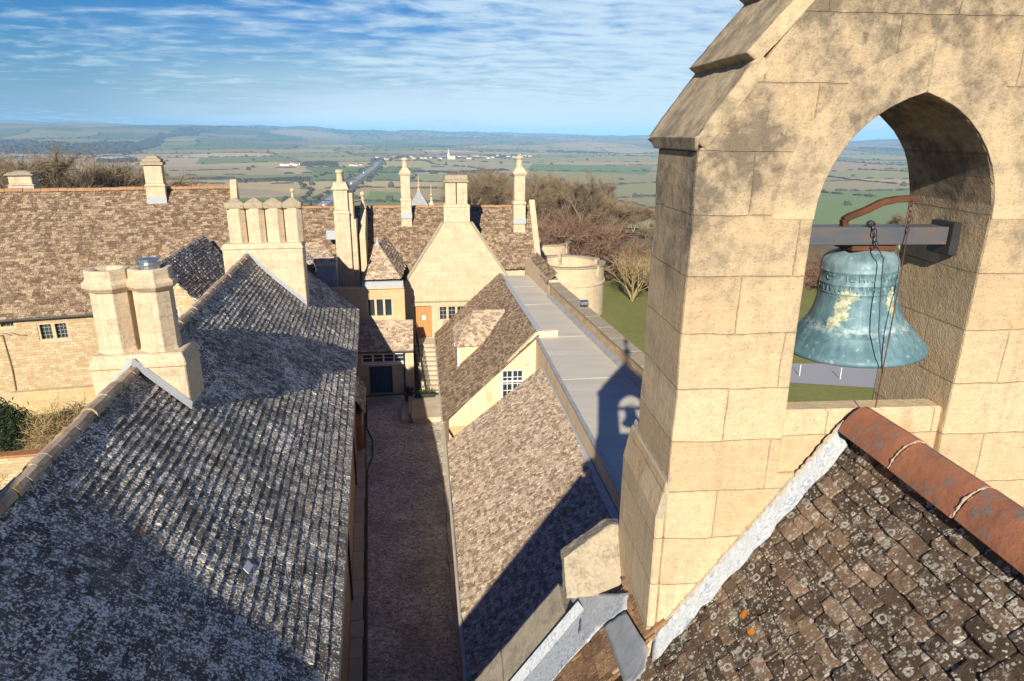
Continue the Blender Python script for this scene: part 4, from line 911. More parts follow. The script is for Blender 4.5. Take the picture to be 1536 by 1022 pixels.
# flat roof and its parapet
FZ = 7.3
fr_ = thing('flat_roofed_block', 'grey felt flat roof with a stone parapet on the right', 'house', FB(7, 25, 0))
pc = [FB.at_zz(*p, 8.1) for p in ((828, 427), (962, 546))]
def par_u(v): (a, b), (c, d) = pc; return a+(c-a)*(v-b)/(d-b)
FVN, FVF = 3.95, 43.6
MB().prism([FB(4.97, FVN, FZ), FB(par_u(FVN)+.1, FVN, FZ), FB(par_u(FVF)+.1, FVF, FZ), FB(5.41, FVF, FZ)], (0, 0, -.30)).build('roof_deck', M['flatroof'], fr_)
MB().prism([FB(4.87, FVN, 0), FB(4.965, FVN, 0), FB(5.40, FVF, 0), FB(5.30, FVF, 0)], (0, 0, 7.285)).build('wall', M['render'], fr_)
MB().prism([FB(4.83, FVN, FZ+.002), FB(4.97, FVN, FZ+.002), FB(5.40, FVF, FZ+.002), FB(5.26, FVF, FZ+.002)], (0, 0, .07)).build('roof_edge', M['oldlead'], fr_)
for v in (23.6, 29.2, 35.5, 40): MB().prism([FB(5.1, v, FZ+.002), FB(par_u(v)-.3, v+.05, FZ+.002), FB(par_u(v)-.3, v+.17, FZ+.002), FB(5.1, v+.12, FZ+.002)], (0, 0, .022)).build('felt_seam', M['flatroof'], fr_, bevel=.015)
def pseg(v0, v1, z0, z1, w0, w1, name, mat, bev=0): return MB().prism([FB(par_u(v0)+w0, v0, z0), FB(par_u(v0)+w1, v0, z0), FB(par_u(v1)+w1, v1, z0), FB(par_u(v1)+w0, v1, z0)], (0, 0, z1-z0)).build(name, mat, fr_, bevel=bev)
pseg(FVN, 37.5, 0, 8.0, -.03, .50, 'parapet_wall', M['rubble'])
v = FVN
cop_ = MB()
while v < 37.4:
    l = min(rnd.uniform(1.3, 1.9), 37.5-v); z = 8.003+rnd.uniform(0, .012); q = [FB(par_u(v)-.10, v+.01, z), FB(par_u(v)+.58, v+.01, z), FB(par_u(v+l)+.58, v+l-.01, z), FB(par_u(v+l)-.10, v+l-.01, z)]
    cop_.prism(q, (0, 0, .11)); v += l
cop_.build('parapet_coping', M['lichenstone'], fr_, bevel=.02)
m = MB(); q0 = [FB(par_u(v)-.035, v, FZ+.20+.02*sin(v*2)) for v in np.linspace(FVN, 37.5, 30)]; q1 = [FB(par_u(v)-.20, v, FZ+.01) for v in np.linspace(FVN, 37.5, 30)]
m.add(q0+q1, [(i, i+1, 31+i, 30+i) for i in range(29)]); fl = m.build('upstand', M['oldlead'], fr_); md = fl.modifiers.new('solid', 'SOLIDIFY'); md.thickness = .012
pseg(37.5, 44.5, 0, 8.25, -.05, .55, 'parapet_wall', M['ashlar'])
slope('parapet_tiles', FB(par_u(37.6)-.15, 44.5, 8.1), FB(par_u(37.6)-.15, 37.5, 8.1), FB(par_u(41)+.6, 44.5, 8.7), FB(par_u(41)+.6, 37.5, 8.7), M['brownslate'], fr_, 36, .26, .17, .02)
fq = at_z(868-0, 474, 8.25); lp = thing('floodlight', 'small pale floodlight clamped to the parapet', 'floodlight', FB(par_u(31.5)+.3, 31.5, 8.11))
L0 = (par_u(31.5)+.3, 31.5)
MB().box(FB, L0[0]-.03, L0[0]+.03, L0[1]-.03, L0[1]+.03, 8.112, 8.2).box(FB, L0[0]-.22, L0[0]+.22, L0[1]-.02, L0[1]+.02, 8.2, 8.24).build('bracket', M['iron'], lp)
hd = MB().prism([FB(L0[0]-.2, L0[1]-.12, 8.26), FB(L0[0]+.2, L0[1]-.12, 8.26), FB(L0[0]+.2, L0[1]+.12, 8.34), FB(L0[0]-.2, L0[1]+.12, 8.34)], (0, 0, .16)).build('lamp_head', M['metal'], lp, bevel=.02)

# ================================================================== CENTRE HOUSE: cream gable over the alley (frame FB)
ch = thing('cream_gabled_house', 'cream ashlar gable with a plank door, mullioned window and chimney on its apex', 'house', FB(-10, 46, 0))
CV = 45.6
def cu(x, y): return FB.at_v(x, y, CV)
gl, gr, ga, gb = cu(603, 435), cu(757, 412), cu(666, 334), cu(705, 333)
dr0, dr1 = cu(623, 507), cu(647, 459); w0_, w1_ = cu(658, 482), cu(698, 458)
gz = min(ga[1], gb[1])
outl = [(gl[0], 0), (gr[0]+.4, 0), (gr[0]+.4, gr[1]-.55), (gb[0], gz), (ga[0], gz), (gl[0], gl[1])]
MB().panel(FB, outl[::-1], CV, CV+.5, [rect(dr0[0], dr1[0], dr0[1], dr1[1]), rect(w0_[0], w1_[0], w0_[1], w1_[1])]).build('gable_wall', M['ashlar'], ch)
dd_ = MB()
nb = 6
for i in range(nb):
    a = dr0[0]+.05+(dr1[0]-dr0[0]-.1)*i/nb; dd_.box(FB, a+.004, a+(dr1[0]-dr0[0]-.1)/nb-.004, CV+.16, CV+.2, dr0[1]+.02, dr1[1]-.05)
dob = dd_.build('door', M['oak'], ch, bevel=.006); dob['label'] = 'pale oak plank door at the head of the stairs'
MB().box(FB, dr0[0]+.01, dr0[0]+.05, CV+.1, CV+.2, dr0[1], dr1[1]-.01).box(FB, dr1[0]-.05, dr1[0]-.01, CV+.1, CV+.2, dr0[1], dr1[1]-.01).box(FB, dr0[0]+.05, dr1[0]-.05, CV+.1, CV+.2, dr1[1]-.05, dr1[1]-.01).build('door_frame', M['oak'], dob)
dc = (dr0[0]+dr1[0])/2; MB().box(FB, dc-.07, dc+.17, CV+.15, CV+.158, dr0[1]+1.28, dr0[1]+1.6).build('notice', M['paper'], dob)
MB().lathe(FB(dr1[0]-.17, CV+.13, dr0[1]+1.05), [(0, -.03), (.03, -.02), (.03, .02), (0, .03)], 8).build('handle', M['iron'], dob)
window(ch, FB, CV+.06, w0_[0], w1_[0], w0_[1], w1_[1], 3, (2, 3), M['chimney'], .2, .1, .16)
s0, s1 = cu(618, 453), cu(705, 452); MB().box(FB, s0[0], s1[0], CV-.10, CV-.002, s0[1]-.05, s0[1]+.05).build('hood_mould', M['lichenstone'], ch, bevel=.02)
cp = MB()
for (a, b) in ((gl, ga), ((gr[0]+.4, gr[1]-.55), gb)):
    p = [np.array(FB(a[0], CV-.06, a[1]-.02)), np.array(FB(b[0], CV-.06, gz))]; sg = -1 if a is gl else 1
    cp.prism([p[0]+FB.r*sg*.02, p[1]+FB.r*sg*.02, p[1]+FB.r*sg*.20+np.array([0, 0, .02]), p[0]+FB.r*sg*.2+np.array([0, 0, .02])], FB.d*.6)
cp.build('gable_coping', M['lichenstone'], ch, bevel=.03)
cc = (ga[0]+gb[0])/2; cw = (gb[0]-ga[0])/2
st = MB().box(FB, cc-cw, cc+cw, CV+.05, CV+1.5, gz+.01, gz+1.02).frustum(FB, (cc-cw-.05, cc+cw+.05, CV, CV+1.55), gz+1.02, (cc-cw+.06, cc+cw-.06, CV+.1, CV+1.42), gz+1.2).build('chimney', M['chimney'], ch, bevel=.02)
for sgn in (-1, 1): MB().box(FB, cc+sgn*.39-.36, cc+sgn*.39+.36, CV+.2, CV+1.25, gz+1.18, gz+2.65).build('chimney_shaft', M['chimney'], st, bevel=.04)
MB().box(FB, cc-cw*.95, cc+cw*.95, CV+.08, CV+1.4, gz+2.65, gz+2.8).box(FB, cc-cw*.86, cc+cw*.86, CV+.15, CV+1.3, gz+2.802, gz+3.12).build('chimney_cap', M['lichenstone'], st, bevel=.03)
slope('roof_slope', FB(gl[0]-.1, CV+.3, gl[1]-.05), FB(gl[0]-.1, 52, gl[1]-.05), FB(cc, CV+.3, gz+.9), FB(cc, 52, gz+.9), M['brownslate'], ch, 41, .26, .17, .02)
slope('roof_slope', FB(gr[0]+.4, CV+.3, gr[1]-.55), FB(gr[0]+.4, 52, gr[1]-.55), FB(cc, CV+.3, gz+.9), FB(cc, 52, gz+.9), M['brownslate'], ch, 42, .26, .17, .02)
MB().box(FB, gl[0]+.05, gl[0]+.4, CV+.5, 52, 0, gl[1]-.1).build('side_wall', M['warmwall'], ch)
vq = cu(710, 432); MB().lathe(FB(vq[0], CV-.06, vq[1]), [(.05, 0), (.05, .1), (0, .1)], 8).path([FB(vq[0], CV-.05, vq[1]), FB(vq[0], CV-.05, vq[1]-1.9)], .05, 6).build('vent_pipe', M['render'], ch)

# stairs up to the plank door
stc = thing('stone_staircase', 'flight of worn stone steps with iron railing up to the plank door', 'staircase', FB(1, 42, 0))
sb = at_z(648, 602, .12); sbu, sbv = sb.dot(FB.r), sb.dot(FB.d)
su0, su1 = cu(622, 507)[0]-.02, cu(662, 507)[0]+.25
nst = 12; ztop = dr0[1]-.02; vst = CV-1.1
bu0, bu1 = su0+.55, su1+.45
stp = MB()
for i in range(nst):
    f0, f1 = i/nst, (i+1)/nst; v0, v1 = 40.0+(vst-40.0)*f0, 40.0+(vst-40.0)*f1; z = ztop*(i+1)/nst; uu0, uu1 = bu0+(su0-bu0)*f0, bu1+(su1-bu1)*f0
    stp.box(FB, uu0, uu1, v0+.03, v1+.03, 0, z-.055).box(FB, uu0-.03, uu1, v0-.02, v1+.025, z-.053, z)
stp.box(FB, su0, su1, vst+.06, CV-.003, 0, ztop)
stp.build('steps', M['paving'], stc, bevel=.012)
rl = MB(); tp = []
for i in range(nst+1):
    f0 = i/nst; p = FB(bu0+(su0-bu0)*f0+.16, 40+(vst-40)*f0, ztop*min(1, (i+1)/nst)); rl.path([p, p+np.array([0, 0, .95])], .028, 5); tp.append(p+np.array([0, 0, .95]))
    if i: rl.path([(p0_+np.array([0, 0, .12])), (p+np.array([0, 0, .8]))], .016, 4); rl.path([(p0_+np.array([0, 0, .8])), (p+np.array([0, 0, .12]))], .016, 4)
    p0_ = p
tp += [FB(su0+.16, CV-.5, ztop+.95), FB(su0+.05, CV-.4, ztop+1.25), FB(su0+.05, CV-.2, ztop+1.3)]
rl.path(tp, .036, 6); rl.path([FB(su0+.05, CV-.4, ztop), FB(su0+.05, CV-.4, ztop+1.25)], .016, 5)
rl.build('railing', M['iron'], stc)
pw0, pw1 = cu(655, 505), cu(668, 478); MB().box(FB, su1-.1, su1+.25, CV-1.0, CV-.02, 0, pw1[1]-.1).build('parapet', M['chimney'], stc, bevel=.03)
lb = at_z(603, 640, 0); lu, lvv = lb.dot(FB.r), lb.dot(FB.d)
blk = tag(MB().box(FB, lu+.62, lu+3.15, lvv+.35, 39.85, 0, .26).box(FB, lu+.55, lu+3.2, lvv+.28, 39.9, .262, .36).build('stone_bench_block', M['paving'], bevel=.03), 'broad flat stone block at the foot of the stairs', 'stone block')
slb = tag(MB().box(FB, lu-.05, lu+.5, lvv+.6, 38.9, .01, .22).build('stone_slab', M['paving'], bevel=.02), 'long low stone slab on the gravel beside the flat block', 'stone slab')
slb2 = tag(MB().box(FB, lu+.33, lu+.54, lvv+.9, 39.6, .225, .48).build('stone_upright', M['lichenstone'], bevel=.02), 'upright grey stone edging against the flat block', 'stone slab')
# planter with dark plants on the lowest steps
pl = thing('plant_trough', 'dark iron trough of winter plants in front of the steps', 'planter', FB(lu+1.4, 39.6, .365))
MB().box(FB, lu+.75, lu+2.0, 39.45, 39.85, .365, .60).build('trough', M['iron'], pl, bevel=.02)
m = MB()
for k in range(260):
    c = FB(lu+rnd.uniform(.7, 2.05), 39.65+rnd.gauss(0, .16), (.58+abs(rnd.gauss(0, .14)))); a = rnd.uniform(0, 6.28); l = rnd.uniform(.06, .16); d = np.array([cos(a)*l, sin(a)*l, rnd.uniform(-.05, .1)]); s_ = np.array([-sin(a), cos(a), .3])*l*.35
    m.poly(c-s_*.2, c+d*.5-s_, c+d, c+d*.5+s_)
m.build('leaves', M['evergreen'], pl)
ur = tag(MB().lathe(FB(lu+.35, 39.9, 0), [(.16, 0), (.22, .05), (.3, .45), (.33, .5), (.28, .5), (.22, .4)], 14).build('plant_pot', M['iron']), 'round dark plant pot beside the downpipe by the blue door', 'plant pot')
ps = MB()
for k in range(90):
    a = rnd.uniform(0, 6.28); c = FB(lu+.35, 39.9, .48)+np.array([cos(a), sin(a), 0])*rnd.uniform(0, .18); t_ = np.array([cos(a)*rnd.uniform(.05, .3), sin(a)*rnd.uniform(.05, .3), rnd.uniform(.1, .5)]); s_ = np.array([-sin(a), cos(a), 0])*.03; ps.poly(c-s_, c+t_*.6-s_*1.5, c+t_, c+t_*.6+s_*1.5)
ps.build('leaves', M['evergreen'], ur)

# ------------------------------------------------------------------ link block with the blue door
bd = thing('blue_door_block', 'shaded two storey block with blue door, lean-to roof and hipped dormer', 'house', FB(-14, 42, 0))
KV = 41.3
def bu(x, y, v=KV): return FB.at_v(x, y, v)
q0, q1 = bu(556, 598), bu(588, 549); L_, R_ = bu(541, 570)[0], bu(622, 570)[0]; tw = bu(573, 527)[1]
b0, b1, b2, b3 = bu(543, 546), bu(607, 528), 0, 0
f0, f1 = bu(543, 546), bu(607, 529)
MB().panel(FB, [(L_-3, 0), (R_-.02, 0), (R_-.02, tw+.1), (L_-3, tw+.1)][::-1], KV, KV+.35, [rect(q0[0], q1[0], 0.0+.02, q1[1]), rect(f0[0], f1[0], f0[1], f1[1]-.04)]).build('front_wall', M['ashlar'], bd)
d_ = MB(); nb = 7
for i in range(nb): a = q0[0]+.06+(q1[0]-q0[0]-.12)*i/nb; d_.box(FB, a+.005, a+(q1[0]-q0[0]-.12)/nb-.005, KV+.14, KV+.19, .04, q1[1]-.06)
d_ = d_.build('door', M['bluedoor'], bd, bevel=.006); d_['label'] = 'dark blue plank door at the end of the alley'
MB().box(FB, q0[0]+.005, q0[0]+.06, KV+.08, KV+.2, .02, q1[1]-.005).box(FB, q1[0]-.06, q1[0]-.005, KV+.08, KV+.2, .02, q1[1]-.005).box(FB, q0[0]+.06, q1[0]-.06, KV+.08, KV+.2, q1[1]-.06, q1[1]-.005).build('door_frame', M['bluedoor'], d_)
MB().lathe(FB(q1[0]-.2, KV+.11, 1.0), [(0, -.03), (.03, -.02), (.03, .02), (0, .03)], 8).build('handle', M['iron'], d_)
window(bd, FB, KV+.05, f0[0], f1[0], f0[1], f1[1]-.04, 4, (1, 2), M['white'], .15, .07, .1)
e_ = bu(573, 526)[1]; t2 = FB.at_v(573, 481, KV+1.9)[1]
slope('lean_to_roof', FB(L_-3, KV-.18, e_), FB(R_+.0, KV-.18, e_), FB(L_-3, KV+1.9, t2), FB(R_+.0, KV+1.9, t2), M['tanslate'], bd, 51, .24, .15, .02)['label'] = 'narrow slate lean-to above the blue door'
MB().path([FB(L_-.3, KV-.24, e_-.05), FB(R_+.0, KV-.24, e_-.05)], .055, 8).build('gutter', M['darkgutter'], bd)
g0 = bu(607, 560); MB().path([FB(g0[0], KV-.14, e_-.1), FB(g0[0], KV-.08, e_-.4), FB(g0[0], KV-.08, .1)], .05, 8).build('downpipe', M['iron'], bd)
UV = KV+1.95
u0_, u1_ = FB.at_v(551, 477, UV), FB.at_v(589, 447, UV)
zt = FB.at_v(573, 433, UV)[1]; UR_ = FB.at_v(607, 450, UV)[0]
MB().panel(FB, [(L_-3, t2-.6), (UR_, t2-.6), (UR_, zt), (L_-3, zt)][::-1], UV, UV+.35, [rect(u0_[0], u1_[0], u0_[1], u1_[1])]).build('upper_wall', M['warmwall'], bd)
window(bd, FB, UV+.05, u0_[0], u1_[0], u0_[1], u1_[1], 3, None, M['chimney'], .2, .1, .14)
zz = FB.at_v(573, 424, UV-.1)[1]
MB().box(FB, L_-3, UR_-.02, UV-.14, UV+.3, zt+.003, zt+.10).build('eaves_board', M['chimney'], bd)
MB().box(FB, FB.at_v(543, 425, UV)[0], UR_-.05, UV-.08, UV+.3, zt+.103, zz+.05).build('eaves_lead', M['lead'], bd)
hl, hr = FB.at_v(543, 420, UV-.1), FB.at_v(601, 418, UV-.1); hp = FB.at_v(566, 366, UV+2.1)
slope('hipped_roof', FB(hl[0], UV-.12, hl[1]), FB(hr[0], UV-.12, hr[1]), FB(hp[0]-.03, UV+2.1, hp[1]), FB(hp[0]+.03, UV+2.1, hp[1]), M['tanslate'], bd, 52, .22, .15, .02)
slope('hipped_roof', FB(hr[0], UV-.12, hr[1]), FB(hr[0]+.3, UV+6, hr[1]), FB(hp[0], UV+2.1, hp[1]), FB(hp[0]+.3, UV+6, hp[1]), M['tanslate'], bd, 53, .3, .2, .02)
slope('hipped_roof', FB(hl[0], UV-.12, hl[1]), FB(hl[0], UV+6, hl[1]), FB(hp[0], UV+2.1, hp[1]), FB(hp[0], UV+6, hp[1]), M['tanslate'], bd, 54, .3, .2, .02)
MB().lathe(FB(hp[0], UV+2.1, hp[1]+.02), [(.2, -.15), (.06, .2), (.03, .45), (0, .5)], 8).build('lead_cap', M['lead'], bd)
# ------------------------------------------------------------------ tall twin stack and finialled gable beside it
tsv = 47.0
ts0, ts1 = FB.at_v(504, 370, tsv)[0], FB.at_v(527, 370, tsv)[0]; tz = FB.at_v(517, 285, tsv)[1]; ttop = FB.at_v(517, 262, tsv)[1]
tg = thing('finialled_gable_wing', 'gabled wing with ball finial and a tall slender twin chimney stack', 'house', FB((ts0+ts1)/2, tsv, 0))
tsk = MB().box(FB, ts0, ts1, tsv, tsv+1.2, 2, tz-1.6).frustum(FB, (ts0-.06, ts1+.06, tsv-.06, tsv+1.26), tz-1.6, (ts0+.05, ts1-.05, tsv+.05, tsv+1.15), tz-1.4).box(FB, ts0+.05, ts1-.05, tsv+.05, tsv+1.15, tz-1.398, tz).frustum(FB, (ts0-.08, ts1+.08, tsv-.08, tsv+1.28), tz+.002, (ts0+.12, ts1-.12, tsv+.1, tsv+1.1), tz+.5).build('chimney', M['chimney'], tg, bevel=.03)
tm = (ts0+ts1)/2
for y in (.3, .9): MB().lathe(FB(tm, tsv+y, tz+.45), [(.27, 0), (.22, .15), (.20, .6), (.27, .7), (.27, .85), (.15, .85)], 10).build('chimney_pot', M['chimney'], tsk)
# rear shaft joined on the right of the stack
tb0, tb1 = FB.at_v(527, 400, tsv+.1)[0]+.002, FB.at_v(538, 400, tsv+.1)[0]
MB().box(FB, tb0, tb1, tsv+.25, tsv+1.5, 2, FB.at_v(534, 330, tsv)[1]).box(FB, tb0, tb1-.15, tsv+.3, tsv+1.4, FB.at_v(534, 330, tsv)[1]+.002, FB.at_v(534, 290, tsv)[1]).build('chimney_breast', M['chimney'], tg, bevel=.03)
gw = [FB.at_v(*p, tsv+1.6) for p in ((538, 440), (560, 400), (560, 372), (545, 322), (538, 318))]
tb0 = tb1+.12
MB().prism([FB(tb0, tsv+.75, 3), FB(tb0, tsv+4.2, 3), FB(tb0, tsv+4.2, 10.0), FB(tb0, tsv+2.7, 11.3), FB(tb0, tsv+.75, 9.6)], FB.r*.4).build('gable_wall', M['ashlar'], tg)
MB().lathe(FB(tb0+.2, tsv+2.7, 11.25), [(.26, 0), (.10, .5), (.08, .8), (.17, .93), (.17, 1.05), (.06, 1.15), (0, 1.17)], 10).build('ball_finial', M['chimney'], tg)
# small gablet roof in shade between the four-shaft stack and the twin stack
sgb = thing('slated_gablet', 'small sunlit slate gablet between four shaft chimney and tall twin stack', 'dormer', FA(-2.9, 39.6, 7))
A0 = FA.at_v(449, 364, 46.6); A1 = FA.at_v(482, 364, 46.6); B0 = FA.at_v(477, 392, 44.6); B1 = FA.at_v(503, 391, 44.6)
MB().box(FA, B0[0]-.2, B1[0], 44.75, 47, 4.4, B0[1]-.06).build('wall', M['oldlead'], sgb)
MB().box(FA, B0[0]-.25, B1[0]+.05, 44.62, 44.74, B0[1]-.32, B0[1]-.06).build('fascia', M['chimney'], sgb)
slope('roof_slope', FA(B0[0]-.1, 44.55, B0[1]-.05), FA(B1[0]+.1, 44.55, B1[1]-.05), FA(A0[0], 46.6, A0[1]), FA(A1[0], 46.6, A1[1]), M['tanslate'], sgb, 56, .22, .15, .02)
MB().prism([FA(B0[0]-.1, 44.55, B0[1]-.07), FA(A0[0], 46.6, A0[1]-.02), FA(A0[0]-1.6, 46.8, A0[1]-1.9)], (0, 0, -.05)).build('roof_cheek', M['darkslate'], sgb)

# ================================================================== FAR CENTRE RANGE (frame FB), ridge square to the alley
fc = thing('far_hall_range', 'far range of brown stone slates crossing behind the cream gable', 'house', FB(-10, 51, 0))
CRV = 51.6; crz = FB.at_v(620, 311, CRV)[1]; cru0 = FB.at_v(447, 316, CRV)[0]; cru1 = FB.at_v(793, 309, CRV)[0]
cez = 6.9; cev = CRV-(crz-cez)/1.12
slope('roof_slope', FB(cru0-1.5, cev, cez), FB(cru1+.1, cev, cez), FB(cru0, CRV, crz), FB(cru1+.1, CRV, crz), M['brownslate'], fc, 57, .27, .18, .022)
slope('roof_slope', FB(cru0-.5, 2*CRV-cev, cez), FB(cru1, 2*CRV-cev, cez), FB(cru0, CRV, crz), FB(cru1, CRV, crz), M['brownslate'], fc, 58, .6, .4, .03)
ridge_tiles('ridge', FB(cru0, CRV, crz+.05), FB(cru1, CRV, crz+.05), .14, .45, M['orangeridge'], fc, 8)
MB().box(FB, cru0-.8, cru1+.02, cev+.3, cev+.6, 0, cez-.02).build('wall', M['ashlar'], fc)
MB().panel(FB, rect(cru0-.8, cru1, 0, cez), 2*CRV-cev-.5, 2*CRV-cev-.2).build('wall', M['ashlar'], fc)
MB().prism([FB(cru1+.02, cev-.2, 0), FB(cru1+.02, 2*CRV-cev, 0), FB(cru1+.02, 2*CRV-cev, cez), FB(cru1+.02, CRV, crz+.55), FB(cru1+.02, cev-.2, cez+.1)], FB.r*.45).build('parapet_gable', M['ashlar'], fc, bevel=.03)
MB().prism([FB(cru0-.5, cev-.2, 4), FB(cru0-.5, 2*CRV-cev, 4), FB(cru0-.5, 2*CRV-cev, cez), FB(cru0-.5, CRV, crz+.35), FB(cru0-.5, cev-.2, cez+.1)], FB.r*.4).build('parapet_gable', M['ashlar'], fc, bevel=.03)
MB().lathe(FB(cru0-.3, CRV, crz+.3), [(.3, 0), (.10, .4), (.08, .8), (.17, .92), (.17, 1.05), (.06, 1.13), (0, 1.15)], 10).build('ball_finial', M['chimney'], fc)
def tall_stack(F, x, ybot, ytop, wpx, v, parent, shaft, pot=True):
    u, zt_ = F.at_v(x, ytop, v); zb = F.at_v(x, ybot, v)[1]; hw = wpx/2/FPX*(v*1.0)*.98; H_ = zt_-zb
    m = MB().box(F, u-hw, u+hw, v, v+hw*2, zb-2.5, zb+H_*.28).frustum(F, (u-hw*1.18, u+hw*1.18, v-hw*.18, v+hw*2.18), zb+H_*.28+.002, (u-hw*.95, u+hw*.95, v+hw*.06, v+hw*1.94), zb+H_*.33).box(F, u-hw*.9, u+hw*.9, v+hw*.1, v+hw*1.9, zb+H_*.33+.002, zb+H_*.70).frustum(F, (u-hw*.95, u+hw*.95, v+hw*.05, v+hw*1.95), zb+H_*.70+.002, (u-hw*1.2, u+hw*1.2, v-hw*.2, v+hw*2.2), zb+H_*.74).frustum(F, (u-hw*1.2, u+hw*1.2, v-hw*.2, v+hw*2.2), zb+H_*.742, (u-hw*.55, u+hw*.55, v+hw*.45, v+hw*1.55), zb+H_*.83)
    c = m.build('chimney', M['chimney'], parent, bevel=.025)
    MB().lathe(F(u, v+hw, zb+H_*.81), [(hw*.62, 0), (hw*.52, H_*.02), (hw*.5, H_*.13), (hw*.72, H_*.155), (hw*.72, H_*.175), (hw*.5, H_*.178), (hw*.42, H_*.19), (hw*.3, H_*.12)], 8, rot=.4).build('chimney_pot', M['chimney'], c)
    MB().box(F, u-hw*1.06, u+hw*1.06, v-.09, v-.005, zb-.1, zb+.3).build('flashing', M['lead'], c)
    return c
tall_stack(FB, 606.5, 326, 237, 15.5, 50.4, fc, 0)
tall_stack(FB, 780.5, 334, 234, 18.5, 50.0, fc, 0)
# slate dormer half hidden by the cream gable
dq = FB.at_v(650, 360, 48.8); dp_ = FB.at_v(668, 322, 50.2)
dmr = MB().box(FB, dq[0]-.35, dq[0]+2.4, 48.2, 50.5, 8.0, FB.at_v(640, 364, 48.2)[1]).build('dormer', M['warmwall'], fc)
slope('dormer_roof', FB(dq[0]-.5, 48.0, FB.at_v(640, 363, 48.2)[1]), FB(dq[0]+2.6, 48.0, FB.at_v(640, 363, 48.2)[1]), FB(dq[0]+.45, 50.2, dp_[1]), FB(dq[0]+2.3, 50.2, dp_[1]), M['brownslate'], dmr, 59, .27, .18, .02)
# vent cowl and stack stub on the roof
for x, y, mt in ((497, 350, M['lead']), ):
    q = FB.at_v(x, y, 49.0); MB().box(FB, q[0]-.3, q[0]+.35, 48.5, 49.3, q[1]-.4, q[1]+.25).build('roof_vent', mt, fc, bevel=.03)
# chapel-like turret roofs with white finials behind
for x0, xp, yp, yf, x1, vv_ in ((600, 628, 289, 279, 656, 57.5), (637, 647, 301, 294, 657, 60.5)):
    pk = FB.at_v(xp, yp, vv_); ba = FB.at_v(x0, 312, vv_); bb_ = FB.at_v(x1, 312, vv_)
    t_ = thing('pinnacled_turret', 'grey pointed turret roof with pale stone finial behind the far ridge' if xp == 628 else 'second smaller turret finial right of the grey pointed turret', 'turret', FB(pk[0], vv_+1.5, 0), )
    hw = (bb_[0]-ba[0])/2; um = pk[0]
    MB().frustum(FB, (um-hw, um+hw, vv_-.2, vv_+2*hw), ba[1]-1.2, (um-.05, um+.05, vv_+hw-.05, vv_+hw+.05), pk[1]+.1).build('roof', M['oldlead'] if xp == 628 else M['chimney'], t_)
    MB().box(FB, um-hw*.92, um+hw*.92, vv_, vv_+1.9*hw, 0, ba[1]-1.2).build('wall', M['ashlar'], t_)
    MB().lathe(FB(um, vv_+hw, pk[1]), [(.14, 0), (.06, .3), (.16, .42), (.05, .55), (.03, 1.3), (0, 1.4)], 8).build('finial', M['chimney'], t_)

# ================================================================== FAR LEFT RANGE (frame FD): brown stone slates facing the camera
fl_ = thing('brown_slate_range', 'broad brown stone slate range at the back left with mullioned windows', 'house', FD(-22, 46, 0))
DEV, DEZ = 45.8, 5.72; DRV, DRZ = 52.0, 12.62
dr_u1 = FD.at_v(346, 283, DRV)[0]; dl_u = -52
slope('roof_slope', FD(dl_u, DEV-.25, DEZ-.1), FD(dr_u1+1.0, DEV-.25, DEZ-.1), FD(dl_u, DRV, DRZ), FD(dr_u1, DRV, DRZ), M['brownslate'], fl_, 71, .30, .20, .024, jit=.3)
slope('roof_slope', FD(dl_u, 2*DRV-DEV, DEZ), FD(dr_u1, 2*DRV-DEV, DEZ), FD(dl_u, DRV, DRZ), FD(dr_u1, DRV, DRZ), M['brownslate'], fl_, 72, .7, .5, .03)
ridge_tiles('ridge', FD(dl_u, DRV, DRZ+.06), FD(dr_u1, DRV, DRZ+.06), .17, .5, M['orangeridge'], fl_, 9)
MB().prism([FD(dr_u1, DEV, 0), FD(dr_u1, 2*DRV-DEV, 0), FD(dr_u1, 2*DRV-DEV, DEZ), FD(dr_u1, DRV+.2, DRZ+.6), FD(dr_u1, DRV-.2, DRZ+.6), FD(dr_u1, DEV, DEZ)], FD.r*.45).build('parapet_gable', M['ashlar'], fl_, bevel=.03)
wins = []
for (xa, ya, xb, yb) in ((60, 513, 101, 482), (-28, 496, 22, 480)):
    a, b = FD.at_v(xa, ya, DEV), FD.at_v(xb, yb, DEV); wins.append((a[0], b[0], a[1], b[1]))
MB().panel(FD, rect(dl_u, dr_u1, 0, DEZ)[::-1], DEV, DEV+.5, [rect(*w_) for w_ in wins]).build('front_wall', M['rubble'], fl_)
for w_ in wins: window(fl_, FD, DEV+.05, *w_, 2, (3, 4) if w_ is wins[0] else (3, 2), M['ashlar'], .22, .12, .2)
MB().path([FD(dl_u, DEV-.32, DEZ-.12), FD(dr_u1-6, DEV-.32, DEZ-.12)], .07, 8).build('gutter', M['darkgutter'], fl_)
